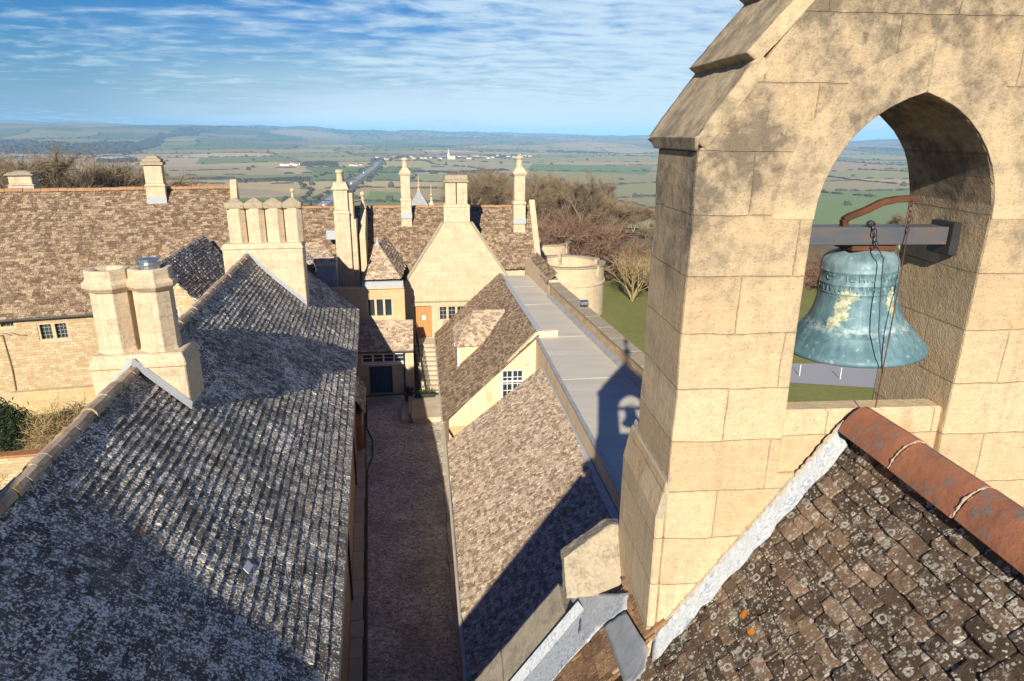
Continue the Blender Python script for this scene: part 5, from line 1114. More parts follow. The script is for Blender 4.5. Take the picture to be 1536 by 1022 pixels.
def stack2(F, x, ybot, ytop, wpx, v, parent):
    u, zt_ = F.at_v(x, ytop, v); zb = F.at_v(x, ybot, v)[1]; hw = wpx/2/FPX*v; H_ = zt_-zb
    c = MB().box(F, u-hw, u+hw, v, v+hw*2, zb-2.0, zb+H_*.36).frustum(F, (u-hw*1.12, u+hw*1.12, v-hw*.12, v+hw*2.12), zb+H_*.36+.002, (u-hw*.94, u+hw*.94, v+hw*.06, v+hw*1.94), zb+H_*.42).box(F, u-hw*.92, u+hw*.92, v+hw*.08, v+hw*1.92, zb+H_*.42+.002, zb+H_*.82).build('chimney', M['chimney'], parent, bevel=.03)
    MB().box(F, u-hw*1.15, u+hw*1.15, v-hw*.15, v+hw*2.15, zb+H_*.822, zb+H_*.89).box(F, u-hw*.95, u+hw*.95, v, v+hw*2, zb+H_*.892, zb+H_*.96).frustum(F, (u-hw*.8, u+hw*.8, v+hw*.2, v+hw*1.8), zb+H_*.962, (u-hw*.4, u+hw*.4, v+hw*.6, v+hw*1.4), zb+H_*1.03).build('chimney_cap', M['lichenstone'], c, bevel=.03)
    MB().box(F, u-hw*1.02, u+hw*1.02, v-.07, v-.004, zb-.1, zb+.4).build('flashing', M['lead'], c)
stack2(FD, 226, 304, 236, 23, 51.2, fl_)
stack2(FD, 27, 290, 258, 27, 53.5, fl_)
# gabled wing behind the octagonal chimneys
wg = thing('stone_gabled_wing', 'small stone gabled wing with white window behind the octagonal chimneys', 'house', FA(-10.5, 38, 0))
WV = 36.8
wa, wb, wt = FA.at_v(236, 398, WV), FA.at_v(303, 462, WV), 0
wmid = wa[0]; hwid = wb[0]-wa[0]; wze = wb[1]
pa_, pb_ = FA.at_v(256, 490, WV), FA.at_v(268, 462, WV)
MB().panel(FA, [(wmid-hwid, 0), (wmid+hwid, 0), (wmid+hwid, wze), (wmid, wa[1]), (wmid-hwid, wze)][::-1], WV, WV+.4, [rect(pa_[0]-.25, pb_[0], pa_[1], pb_[1])]).build('gable_wall', M['rubble'], wg)
window(wg, FA, WV+.03, pa_[0]-.25, pb_[0], pa_[1], pb_[1], 1, (2, 3), M['white'], .12, .07, .07)
wrv = 47.0
slope('roof_slope', FA(wmid+hwid+.1, WV-.08, wze-.05), FA(wmid+hwid+.1, wrv, wze-.05), FA(wmid, WV-.08, wa[1]+.08), FA(wmid, wrv, wa[1]+.08), M['darkslate'], wg, 73, .27, .18, .022)
slope('roof_slope', FA(wmid-hwid-.1, WV-.08, wze-.05), FA(wmid-hwid-.1, wrv, wze-.05), FA(wmid, WV-.08, wa[1]+.08), FA(wmid, wrv, wa[1]+.08), M['brownslate'], wg, 74, .27, .18, .022)
MB().box(FA, wmid+hwid-.3, wmid+hwid, WV+.4, wrv, 0, wze-.05).build('side_wall', M['rubble'], wg)
swq = FA(wb[0]-.1, WV-.35, wb[1]-.1)
MB().path([swq+np.array([0, 0, .1]), swq+np.array([0, 0, .55]), swq+FA.r*-.06+np.array([0, 0, .68]), swq+FA.r*-.18+np.array([0, 0, .72]), swq+FA.r*-.28+np.array([0, 0, .64])], .025, 6).build('swan_neck_pipe', M['white'], wg)

# yard walls at the left edge, with climber and bush
yw = thing('yard_wall', 'low rubble yard wall with flat brick coping at the left', 'wall', FA(-13, 28, 0))
y0, y1 = at_z(-60, 690, 2.1), at_z(120, 676, 2.1)
def wall_between(p, q, z0, z1, th, mat, name, parent, cap=None):
    p = np.array(p, float); q = np.array(q, float); d = (q-p)*np.array([1, 1, 0]); d /= np.linalg.norm(d); n = np.array([-d[1], d[0], 0])
    p[2] = q[2] = z0; MB().prism([p, q, q+n*th, p+n*th], (0, 0, z1-z0)).build(name, mat, parent)
    if cap: a = np.array([0, 0, z1-z0+.003]); MB().prism([p-n*.06-d*.05+a, q-n*.06+d*.05+a, q+n*(th+.06)+d*.05+a, p+n*(th+.06)-d*.05+a], (0, 0, .12)).build('coping', cap, parent, bevel=.03)
wall_between(y0, y1, 0, 2.0, .45, M['rubble'], 'wall', yw, M['brick'])
yw2 = thing('buttress_wall', 'tall stone buttress wall catching the sun at the left edge', 'wall', at_z(8, 600, 0))
b0 = at_z(-40, 560, 2.4); b1 = at_z(7, 552, 2.4)
wall_between(b0, b1, 0, 4.0, .7, M['rubble'], 'wall', yw2)
cb = at_z(110, 604, 1.6)
yw3 = thing('planting_wall', 'shaded stone planting bed wall below the mullioned window', 'wall', at_z(90, 600, 0))
wall_between(at_z(15, 590, 1.5), at_z(150, 580, 1.5), 0, 1.5, .4, M['warmwall'], 'wall', yw3)

# ================================================================== TERRAIN: the castle mound, the valley and far hills as one sheet
VZ = -70.0
_ph = np.random.default_rng(5).uniform(0, 6.28, 24)
def sstep(x, a, b): t = np.clip((x-a)/(b-a), 0, 1); return t*t*(3-2*t)
def height(x, y):
    x = np.asarray(x, float); y = np.asarray(y, float)
    r = np.hypot(x*.9, y-35); az = np.arctan2(x, np.maximum(y, 1))
    mound = 1-sstep(r, 80, 340)
    und = 3.0*np.sin(x*.004+_ph[0])*np.sin(y*.0031+_ph[1])+1.5*np.sin(x*.011+y*.006+_ph[2])
    valley = VZ+und*sstep(y, 500, 1200)
    d = np.hypot(x, y)
    # rolling hills: a nearer rise on the left, a long far skyline
    hill1 = 62*np.exp(-((x+1750+.15*y)/1500)**2)*sstep(d, 3000, 4600)*(.8+.2*np.sin(x*.0021+_ph[3]))
    far = sstep(d, 4200, 9500)*(np.interp(az, [-.7, -.45, -.2, -.06, .2, .6], [152, 138, 112, 90, 70, 66])+9*np.sin(az*9+_ph[4])+7*np.sin(az*21+_ph[5])+4*np.sin(az*47+_ph[6]))
    roll = 1.5*sstep(d, 2800, 5200)*(13*np.sin(x*.0016+_ph[7])*np.sin(y*.0013+_ph[8])+9*np.sin(x*.0031-y*.0024+_ph[9])+5*np.sin(x*.0062+y*.005+_ph[10]))
    low = valley+hill1*.6+far+roll
    low = low-sstep(d, 9800, 13000)*70
    return low*(1-mound)+0.0*mound-.02
FG = np.array([.085, .135, .042]); PALETTE = np.array([(.15, .20, .085), (.13, .185, .075), (.20, .22, .10), (.27, .26, .13), (.34, .29, .18), (.40, .32, .21), (.18, .19, .095), (.28, .22, .145), (.115, .18, .08), (.23, .235, .11), (.30, .28, .14), (.37, .32, .19)])
# fields: a plan divided again and again into quarters of uneven size
FROT = radians(17)
def to_f(x, y): return x*cos(FROT)+y*sin(FROT), -x*sin(FROT)+y*cos(FROT)
def from_f(a, b): return a*cos(FROT)-b*sin(FROT), a*sin(FROT)+b*cos(FROT)
fr_rng = random.Random(23); LEAVES = []; EDGES = []
def split(a0, a1, b0, b1, lim):
    wa_, wb_ = a1-a0, b1-b0; cxx, cyy = from_f((a0+a1)/2, (b0+b1)/2); dd2 = hypot(cxx, cyy); L_ = 300+dd2*.05
    if cyy < -600 and max(wa_, wb_) < 3000: LEAVES.append((a0, a1, b0, b1)); return
    if max(wa_, wb_*1.35) < L_*fr_rng.uniform(1.0, 2.2): LEAVES.append((a0, a1, b0, b1)); return
    if wa_ > wb_*fr_rng.uniform(.9, 1.6): k = a0+wa_*fr_rng.uniform(.36, .64); EDGES.append(((k, b0), (k, b1))); split(a0, k, b0, b1, lim); split(k, a1, b0, b1, lim)
    else: k = b0+wb_*fr_rng.uniform(.36, .64); EDGES.append(((a0, k), (a1, k))); split(a0, a1, b0, k, lim); split(a0, a1, k, b1, lim)
split(-16000, 16000, -16000, 16000, 0)
NF = 8000; lab_res = 16.0; NG = int(32000/lab_res); LAB = np.zeros((NG, NG), np.int16)
for i, (a0, a1, b0, b1) in enumerate(LEAVES):
    LAB[int((a0+16000)/lab_res):int((a1+16000)/lab_res)+1, int((b0+16000)/lab_res):int((b1+16000)/lab_res)+1] = i
PR = np.random.default_rng(4); LCOL = PALETTE[PR.integers(0, len(PALETTE), len(LEAVES))]*PR.uniform(.8, 1.2, (len(LEAVES), 1))
def wobf(x, y): return x+28*np.sin(y*.006+1)+14*np.sin(y*.017+x*.004), y+24*np.sin(x*.007+2)+12*np.sin(x*.019+y*.003)
def field_col(x, y):
    xw, yw_ = wobf(x, y); a, b = to_f(xw, yw_)
    ia = np.clip(((a+16000)/lab_res).astype(int), 0, NG-1); ib = np.clip(((b+16000)/lab_res).astype(int), 0, NG-1)
    c = LCOL[LAB[ia, ib]]*np.array([1.55, 1.38, 1.12])
    r = np.hypot(x*.9, y-35); k = (1-sstep(r, 150, 420))[:, None]
    c = c*(1-k)+np.array([.17, .125, .07])*k
    k = ((1-sstep(r, 50, 60)))[:, None]; c = c*(1-k)+np.array([.19, .205, .055])*k
    c = c*(1-.42*sstep(np.hypot(x, y), 3300, 6500))[:, None]        # more wood and rough pasture on the far hills
    for poly, col in SPECIAL:
        inside = np.zeros(len(x), bool); n = len(poly)
        for i in range(n):
            (x0, y0), (x1, y1) = poly[i], poly[(i+1) % n]
            with np.errstate(divide='ignore', invalid='ignore'): inside ^= ((y0 > y) != (y1 > y)) & (x < (x1-x0)*(y-y0)/(y1-y0+1e-12)+x0)
        c[inside] = np.array(col)*1.6+np.array([.04, .03, .012])
    return c
def vp(*pts): return [tuple(at_z(px_, py_, VZ)[:2]) for px_, py_ in pts]
SPECIAL = [(vp((445, 314), (475, 312), (482, 290), (350, 296), (350, 302), (400, 316)), (.09, .16, .045)),
           (vp((540, 306), (604, 306), (602, 288), (556, 286)), (.12, .165, .045)),
           (vp((350, 292), (460, 292), (405, 283), (350, 281)), (.27, .195, .135)),
           (vp((170, 262), (440, 262), (395, 248), (300, 247), (170, 250)), (.25, .21, .115)),
           (vp((0, 246), (290, 246), (300, 237), (160, 230), (0, 231)), (.33, .24, .15)),
           (vp((620, 262), (690, 262), (760, 256), (830, 254), (760, 247), (640, 248)), (.27, .235, .14)),
           (vp((790, 258), (970, 262), (980, 250), (800, 246)), (.085, .155, .055)),
           (vp((905, 300), (980, 305), (985, 268), (900, 268)), (.19, .18, .075)),
           (vp((1190, 345), (1370, 345), (1370, 282), (1230, 290)), (.10, .155, .045))]
na, nr = 900, 460
azs = np.linspace(radians(-62), radians(62), na); rs = np.concatenate([np.linspace(4, 120, 50), np.geomspace(122, 16000, nr-50)])
AZ, RS = np.meshgrid(azs, rs); X = (RS*np.sin(AZ)).ravel(); Y = (RS*np.cos(AZ)).ravel(); Z = height(X, Y)
fine_V = np.stack([X, Y, Z], 1); ii = np.arange(na*nr).reshape(nr, na)
fine_Q = np.stack([ii[:-1, :-1], ii[:-1, 1:], ii[1:, 1:], ii[1:, :-1]], -1).reshape(-1, 4)
azb = np.linspace(radians(62), radians(298), 60); AZ2, RS2 = np.meshgrid(azb, np.concatenate([[4], np.geomspace(20, 16000, 50)])); X2 = (RS2*np.sin(AZ2)).ravel(); Y2 = (RS2*np.cos(AZ2)).ravel()
V2 = np.stack([X2, Y2, height(X2, Y2)], 1); jj = np.arange(len(X2)).reshape(51, 60)+len(fine_V); Q2 = np.stack([jj[:-1, :-1], jj[:-1, 1:], jj[1:, 1:], jj[1:, :-1]], -1).reshape(-1, 4)
cV = np.array([[4.2*sin(a), 4.2*cos(a), -.02] for a in np.linspace(0, 2*pi, 13)[:-1]]); nb0 = len(fine_V)+len(V2)
TV = np.concatenate([fine_V, V2, cV, [[0, 0, -.02]]]); 
TQ = np.concatenate([fine_Q, Q2, [[nb0+i, nb0+(i+1) % 12, nb0+12, nb0+12] for i in range(0)]]) if False else np.concatenate([fine_Q, Q2])
TV = TV[:nb0]
ground = mesh_np('ground', TV, TQ, M['country'], None, None, True, loc=np.zeros(3)); tag(ground, kind='structure')
ca = ground.data.color_attributes.new('fieldcol', 'FLOAT_COLOR', 'POINT'); cc_ = np.concatenate([field_col(TV[:, 0], TV[:, 1]), np.ones((len(TV), 1))], 1); ca.data.foreach_set('color', cc_.astype(np.float32).ravel())
if ground.data.materials[0] is None: ground.data.materials[0] = M['country']

# the main road across the valley
RP = [(455, 330), (470, 318), (485, 306), (500, 295), (520, 280), (535, 270.5), (548, 262), (556, 255.5), (562, 250), (567, 244), (571, 239)]
rp = [at_z(*p, VZ) for p in RP]
rp2 = []
for a, b in zip(rp[:-1], rp[1:]):
    for k in range(8): rp2.append(a+(b-a)*k/8)
rp2 = np.array(rp2); rp2[:, 2] = height(rp2[:, 0], rp2[:, 1])+1.2
dirs = np.gradient(rp2[:, :2], axis=0); dirs /= np.linalg.norm(dirs, axis=1)[:, None]; nrm_ = np.stack([dirs[:, 1], -dirs[:, 0]], 1)
def ribbon(off0, off1, dz, name, mat):
    a = rp2.copy(); b = rp2.copy(); a[:, :2] += nrm_*off0; b[:, :2] += nrm_*off1; a[:, 2] += dz; b[:, 2] += dz; n = len(a)
    return mesh_np(name, np.concatenate([a, b]), np.array([(i, i+1, n+i+1, n+i) for i in range(n-1)]), mat, None, None)
tag(ribbon(-6.5, 6.5, 0, 'road', M['asphalt']), kind='structure')
M['verge'] = simple('road_verge', (.14, .15, .06), (.22, .19, .10), .05, .95, 0)
tag(ribbon(-17, 17, -.5, 'road_verge', M['verge']), kind='structure')

# ------------------------------------------------------------------ trees
def make_tree(seed, H, spread, levels, twigs, tw_len, tw_w, trunk_r, tmat, cmat, droop=0.0, multi=1, lean=.5):
    r = random.Random(seed); tr = MB(); cr = MB(); ends = []
    def grow(p, d, l, rad, lev):
        n = 4; pts = [p]; q = p.copy(); dd3 = d.copy()
        for k in range(n):
            dd3 = (dd3+Vector((r.gauss(0, .13), r.gauss(0, .13), r.gauss(0.03, .1)-droop*lev*.05))).normalized(); q = q+dd3*(l/n); pts.append(q.copy())
        (tr if lev < 2 else cr).path(pts, rad, 5 if lev < 2 else 3, rad*.55)
        if lev >= levels:
            ends.append(pts); return
        for k in range(r.choice((3, 4, 4, 5)) if lev else r.choice((5, 6, 7))):
            f = r.uniform(.35, 1.0) if lev else r.uniform(.4, 1.0); j = min(n-1, int(f*n)); o_ = pts[j].lerp(pts[j+1], f*n-j)
            a = r.uniform(0, 6.28); side = Vector((cos(a), sin(a), r.uniform(.0, .5))); nd = (dd3*(1-spread)+side*spread).normalized()
            grow(o_, nd, l*r.uniform(.5, .75), rad*.5, lev+1)
        if lev: ends.append(pts)
    for m_ in range(multi):
        a = r.uniform(0, 6.28); d0 = Vector((cos(a)*lean*(multi > 1), sin(a)*lean*(multi > 1), 1)).normalized()
        grow(Vector((0, 0, 0)), d0, H*.52, trunk_r, 0)
    V = []; Q = []
    for k in range(twigs):
        pts = r.choice(ends); i = r.randrange(1, len(pts)); p = pts[i].lerp(pts[i-1], r.random())
        d = ((pts[i]-pts[i-1]).normalized()*.6+Vector((r.gauss(0, .5), r.gauss(0, .5), r.gauss(.15, .45)))).normalized(); l = tw_len*r.uniform(.5, 1.3); s_ = d.orthogonal(); s_.rotate(Matrix.Rotation(r.uniform(0, 6.28), 3, d)); s_ *= tw_w
        m1 = p+d*l*.5+Vector((r.gauss(0, .08), r.gauss(0, .08), r.gauss(0, .08)))*l; e1 = p+d*l+Vector((r.gauss(0, .2), r.gauss(0, .2), r.gauss(0, .2)))*l
        n0 = len(V); V += [p-s_, p+s_, m1+s_*.7, m1-s_*.7, e1+s_*.25, e1-s_*.25]; Q += [(n0, n0+1, n0+2, n0+3), (n0+3, n0+2, n0+4, n0+5)]
    b = len(cr.v); cr.v += [tuple(v_) for v_ in V]; cr.f += [tuple(b+i for i in q) for q in Q]
    return tr, cr
def raw(mb_, name, mat):
    me = bpy.data.meshes.new(name); me.from_pydata(mb_.v, [], mb_.f); me.materials.append(mat); me.update(); return me
TREES = {}
for key, args in {'oak': (1, 15, .62, 3, 6500, 1.7, .016, .34, M['bark'], M['twig']), 'ash': (2, 18, .5, 3, 6000, 1.8, .016, .32, M['bark'], M['twig'], 0, 1), 'bushy': (3, 11, .55, 3, 6500, 1.5, .015, .16, M['bark'], M['twig'], 0, 4, .4),
                  'lime': (4, 14, .5, 3, 6000, 1.7, .022, .24, M['bark'], M['twig'], 0, 2, .35), 'willow': (5, 7.5, .28, 2, 420, 1.6, .014, .075, M['paletwig'], M['paletwig'], 0, 8, .34), 'thicket': (6, 6, .75, 3, 3000, 1.1, .016, .1, M['bark'], M['reedtwig'], 0, 6, .9)}.items():
    tr, cr = make_tree(*args); TREES[key] = (raw(tr, 'trunk', args[8]), raw(cr, 'crown', args[9]))
def tree(key, name, label, cat, x, y, sc, rot, group, z=None, top=None):
    z = float(height(np.array([x]), np.array([y]))[0])-.1 if z is None else z
    if top is not None:                                        # top = (pixel x, pixel y) of the crown's tip
        d = ray(*top); zt_ = CAM_H+d[2]*hypot(x, y)/hypot(d[0], d[1]); sc = (zt_-z)/float(np.percentile([v.co.z for v in TREES[key][1].vertices], 98.8))
    t = thing(name, label, cat, (x, y, z), group); t.rotation_euler = (0, 0, rot); t.scale = (sc*rnd.uniform(.92, 1.1), sc*rnd.uniform(.92, 1.1), sc)
    for nm, me in zip(('trunk', 'crown'), TREES[key]): o = bpy.data.objects.new(nm, me); link(o, t)
    return t
WG = 'bare winter trees on the slope behind the round towers'
belt = []
def tpix(x, yb, D):                                            # a spot D metres away under the pixel column x
    d = ray(x, yb); k = D/hypot(d[0], d[1]); return d[0]*k, d[1]*k
for x, D, key, sc in ((700, 118, 'oak', 1.0), (735, 128, 'ash', 1.2), (718, 110, 'bushy', 1.0), (690, 140, 'ash', 1.0), (760, 112, 'bushy', 1.15), (800, 100, 'oak', 1.0), (815, 112, 'lime', 1.1), (838, 98, 'bushy', 1.05), (860, 92, 'ash', .86), (878, 102, 'oak', 1.05), (846, 116, 'lime', 1.15),
                       (895, 112, 'bushy', 1.15), (830, 125, 'oak', 1.1), (905, 122, 'oak', .85), (925, 110, 'bushy', .85), (945, 122, 'lime', .72), (965, 112, 'bushy', .8), (985, 130, 'oak', .75), (935, 96, 'thicket', 1.0), (960, 100, 'thicket', .95), (900, 90, 'thicket', 1.2), (875, 88, 'thicket', 1.1), (915, 86, 'thicket', .9), (955, 140, 'bushy', .9), (1010, 120, 'bushy', .8), (1025, 100, 'thicket', 1.1),
                       (1225, 120, 'bushy', .85), (1205, 100, 'thicket', 1.1), (1290, 130, 'bushy', .9), (1255, 108, 'thicket', 1.2), (1340, 120, 'oak', .7), (1320, 104, 'thicket', 1.15), (1370, 110, 'bushy', .8), (1280, 98, 'thicket', 1.0), (1215, 88, 'thicket', 1.05), (1245, 84, 'thicket', .9), (1395, 96, 'thicket', 1.0)):
    X_, Y_ = tpix(x, 420, D); belt.append((X_, Y_, key, sc, x))
for k in range(46):
    x = 690+k*7.4+rnd.uniform(-4, 4); D = rnd.uniform(96, 150); key = rnd.choice(('oak', 'ash', 'lime', 'bushy', 'bushy', 'thicket')); belt.append((*tpix(x, 420, D), key, 1, x))
for k in range(60): x = rnd.uniform(780, 1420); belt.append((*tpix(x, 420, rnd.uniform(72, 115)), 'thicket', 1, x))
def belt_top(x, key):
    t_ = float(np.interp(x, [690, 740, 790, 820, 860, 890, 905, 925, 960, 985, 1030, 1200, 1240, 1300, 1340, 1400], [262, 252, 270, 268, 262, 268, 290, 305, 312, 300, 320, 330, 318, 312, 318, 330]))
    return t_+(rnd.uniform(62, 100) if key == 'thicket' else rnd.uniform(25, 45) if key == 'bushy' else rnd.uniform(-3, 14))
names = {'oak': ('bare_tree', 'broad bare brown tree in the wood behind the round towers', 'tree'), 'ash': ('tall_bare_tree', 'tall bare tree with pale branches in the wood behind the towers', 'tree'), 'bushy': ('bushy_bare_tree', 'many stemmed reddish brown bare tree in the wood beyond the lawn', 'tree'), 'lime': ('slender_bare_tree', 'slender twin stemmed bare tree among the wood on the slope', 'tree'), 'thicket': ('thicket_shrub', 'tangled leafless shrub at the edge of the lawn', 'shrub')}
for X_, Y_, key, sc, x in belt:
    nm, lb_, ct = names[key]; tree(key, nm, lb_, ct, X_, Y_, sc, rnd.uniform(0, 6.28), z=None, top=(x, belt_top(x, key)), group={'oak': 'broad bare trees on the slope', 'ash': 'tall pale branched trees on the slope', 'bushy': 'reddish bare trees on the slope', 'lime': 'slender bare trees on the slope', 'thicket': 'leafless shrubs along the lawn'}[key])
X_, Y_ = at_z(948, 452, 0)[:2]; tree('willow', 'pollarded_willow', 'golden stemmed leafless shrub standing alone on the lawn edge', 'shrub', X_, Y_, .78, .4, None, top=(955, 372))
# trees behind the left ridge
for x, D, key, sc, lb_ in ((62, 100, 'oak', .92, 'dark broad bare tree behind the far left ridge chimney'), (105, 108, 'bushy', .95, 'reddish round bare tree next behind the left ridge'), (140, 104, 'bushy', .98, 'middle round brown bare tree above the brown slate ridge'), (168, 110, 'lime', .80, 'thin topped bare tree left of the ridge chimney'), (20, 118, 'bushy', .92, 'bare tree behind the short chimney at the left edge'), (195, 118, 'thicket', 1.35, 'low brown shrub just left of the ridge chimney'), (270, 125, 'thicket', 1.3, 'low brown shrub above the ridge right of its chimney'), (-20, 105, 'oak', .95, 'bare tree cut by the left edge')):
    X_, Y_ = tpix(x, 300, D); tree(key, names[key][0], lb_, names[key][2], X_, Y_, sc, rnd.uniform(0, 6.28), None, top=(x, {62: 230, 105: 247, 140: 244, 168: 250, 20: 250, 195: 272, 270: 274, -20: 236}[x]))
# yard: evergreen bush, dry climber and leaf litter
yb_ = at_z(22, 640, 1.4); bu_ = MB(); r_ = random.Random(8)
for k in range(5200):
    a = r_.uniform(0, 6.28); b_ = r_.gauss(0, .75); rad_ = 1.55*abs(r_.gauss(.75, .28)); c = np.array([yb_[0]-.7+cos(a)*rad_*cos(b_), yb_[1]+sin(a)*rad_*.8*cos(b_), 1.35+1.35*sin(b_)*abs(r_.gauss(.8, .2))]); 
    t_ = np.array([r_.gauss(0, 1), r_.gauss(0, 1), r_.gauss(.4, 1)]); t_ *= .13/np.linalg.norm(t_); s_ = np.cross(t_, [0.3, .2, 1])*.4; bu_.poly(c-t_, c+s_, c+t_, c-s_)
bo = bu_.build('evergreen_bush', M['evergreen']); tag(bo, 'dark green evergreen bush in the yard at the left edge', 'bush')
X_, Y_ = at_z(95, 640, 1.2)[:2]
tr, cr = make_tree(77, 3.4, .8, 3, 1500, .7, .011, .05, M['paletwig'], M['paletwig'], .6, 8, 1.3); TREES['climber'] = (raw(tr, 'trunk', M['paletwig']), raw(cr, 'crown', M['paletwig']))
tree('climber', 'dry_climber', 'pale dry tangled climber below the sunny rubble wall', 'climber', X_, Y_, 1.0, .3, None, z=.05)
X_, Y_ = at_z(40, 690, 1.0)[:2]; tree('climber', 'dry_climber', 'low pale brush nearer the stone ridge at the left edge', 'climber', X_, Y_, .8, 2.3, None, z=.05)
cvn = MB()
for k in range(5):
    a = FD.at_v(-20+k*12, 500+rnd.uniform(-2, 4), DEV-.06); b_ = FD.at_v(-8+k*12, 503, DEV-.06); cvn.path([FD(a[0], DEV-.05, a[1]), FD((a[0]+b_[0])/2, DEV-.06, (a[1]+b_[1])/2+rnd.uniform(-.1, .15)), FD(b_[0], DEV-.05, b_[1])], .03, 4)
a = FD.at_v(4, 503, DEV); cvn.path([FD(a[0], DEV-.05, a[1]), FD(a[0]+.1, DEV-.05, 2.5), FD(a[0], DEV-.05, .2)], .035, 4)
tag(cvn.build('wall_vine', M['twig']), 'thin bare vine trained under the upper left window', 'vine')

# hedges and lone trees along the field edges (past counting)
hr_ = np.random.default_rng(9); blobs = []
for (p, q) in EDGES:
    a = np.array(p); b = np.array(q); L_ = np.linalg.norm(b-a); mid = from_f(*((a+b)/2)); dist = hypot(*mid)
    n = int(L_/19)
    if n < 1: continue
    f = np.linspace(0, 1, n); P = a+(b-a)*f[:, None]; X_, Y_ = from_f(P[:, 0], P[:, 1])
    for _ in range(3): wx, wy = wobf(X_, Y_); tx, ty = from_f(P[:, 0], P[:, 1]); X_, Y_ = X_-(wx-tx), Y_-(wy-ty)
    D = np.hypot(X_, Y_); A = np.arctan2(X_, Y_); ok = (Y_ > 420) & (np.abs(A) < .80) & (D < 10500)
    X_, Y_, D = X_[ok], Y_[ok], D[ok]
    if not len(X_): continue
    dens = hr_.choice([.12, .5, .9, 1.0]); kp_ = hr_.random(len(X_)) < dens
    for x_, y_, d_ in zip(X_[kp_], Y_[kp_], D[kp_]):
        big_ = hr_.random() < .045
        blobs.append((x_+hr_.normal(0, 3), y_+hr_.normal(0, 3), hr_.uniform(5, 8) if not big_ else hr_.uniform(6, 9), hr_.uniform(1.8, 4.0) if not big_ else hr_.uniform(6, 11), 13 if not big_ else 6, atan2(*(from_f(*(b-a))[::-1]))))
# along the road
for k in range(0, len(rp2), 1):
    for sgn in (-1, 1):
        for rep in range(3):
            if hr_.random() < .28:
                o_ = rp2[k, :2]+nrm_[k]*sgn*hr_.uniform(14, 26)+dirs[k]*hr_.uniform(-12, 12); blobs.append((o_[0], o_[1], hr_.uniform(4, 7), hr_.uniform(2, 5), 7, atan2(dirs[k][1], dirs[k][0])))
# scattered trees in pasture, woods on the slopes
for k in range(130):
    d_ = hr_.uniform(700, 4200); a_ = hr_.uniform(-.75, .75); blobs.append((d_*sin(a_), d_*cos(a_), hr_.uniform(5, 9), hr_.uniform(5, 10), 6, 0))
def octa(bl):
    V = []; Q = []
    for (x_, y_, rad_, h_, ln, an) in bl:
        z_ = float(height(np.array([x_]), np.array([y_]))[0]); n0 = len(V); ca_, sa_ = cos(an), sin(an)
        for i in range(6):
            t_ = i*pi/3; e = hr_.uniform(.8, 1.2); u_, v_ = cos(t_)*ln*e, sin(t_)*rad_*.55*e; V.append((x_+ca_*u_-sa_*v_, y_+sa_*u_+ca_*v_, z_-.5))
        for i in range(6):
            t_ = i*pi/3+.3; e = hr_.uniform(.7, 1.25); u_, v_ = cos(t_)*ln*e*.85, sin(t_)*rad_*.55*e; V.append((x_+ca_*u_-sa_*v_, y_+sa_*u_+ca_*v_, z_+h_*hr_.uniform(.45, .75)))
        V.append((x_+hr_.normal(0, 1), y_+hr_.normal(0, 1), z_+h_))
        for i in range(6):
            k_ = (i+1) % 6; Q += [(n0+i, n0+k_, n0+6+k_), (n0+i, n0+6+k_, n0+6+i), (n0+6+i, n0+6+k_, n0+12)]
    return np.array(V), np.array(Q)
M['hedge'] = simple('hedge_scrub', (.06, .058, .038), (.11, .092, .06), .02, .95, 0, c3=(.04, .052, .024), c3lim=(.5, .6))
V, Q = octa(blobs); tag(mesh_np('hedgerows', V, Q, M['hedge'], None, None), 'dark hedgerows and field trees across the valley', 'hedgerows', None, 'stuff')
wd_ = []
def wood(pts, n, hlo, hhi, zref=VZ):
    for k in range(n):
        i = hr_.integers(0, len(pts)-1); f = hr_.random(); x_ = pts[i][0]+(pts[i+1][0]-pts[i][0])*f; y_ = pts[i][1]+(pts[i+1][1]-pts[i][1])*f+hr_.uniform(-pts[i][2], pts[i][2]); q = at_z(x_, max(y_, 209), zref)
        wd_.append((q[0], q[1], hr_.uniform(8, 15)*(q[1]/2500)**.5, hr_.uniform(hlo, hhi)*.62, 16*(q[1]/2500)**.5, hr_.uniform(0, 3)))
wood([(0, 225, 5), (120, 228, 5), (200, 226, 3), (245, 218, 2)], 1100, 12, 18)
wood([(240, 218, 1.5), (300, 214, 1), (420, 210, 1)], 500, 10, 15)
wood([(455, 248, 2.5), (485, 246, 3), (505, 248, 2)], 110, 7, 13)
wood([(150, 243, 2), (205, 241, 2)], 60, 8, 13)
wood([(560, 240, 1.5), (600, 237, 1), (640, 236, 1.5), (700, 236, 1.5), (780, 233, 1)], 170, 6, 11)
wood([(350, 272, 1.5), (420, 270, 2), (460, 270, 1)], 160, 4, 8)
wood([(300, 268, 1), (350, 267, 1)], 50, 3, 6)
wood([(620, 258, 1), (700, 259, 1), (760, 257, 1)], 80, 3, 6)
wood([(500, 212, 2), (620, 214, 2), (760, 214, 2), (960, 214, 2), (1040, 213, 2)], 650, 9, 14)
wood([(330, 211, 1), (420, 210.5, .8), (520, 211, 1)], 250, 9, 13)
wood([(600, 219, .6), (700, 221, .5), (800, 220, .6)], 130, 8, 12)
wood([(820, 226, .6), (900, 227, .5), (985, 226, .6)], 110, 8, 12)
wood([(1290, 226, .6), (1360, 227, .8)], 80, 8, 12)
V, Q = octa(wd_); tag(mesh_np('distant_woodland', V, Q, M['hedge'], None, None), 'dark distant woods on the far side of the valley', 'woodland', None, 'stuff')

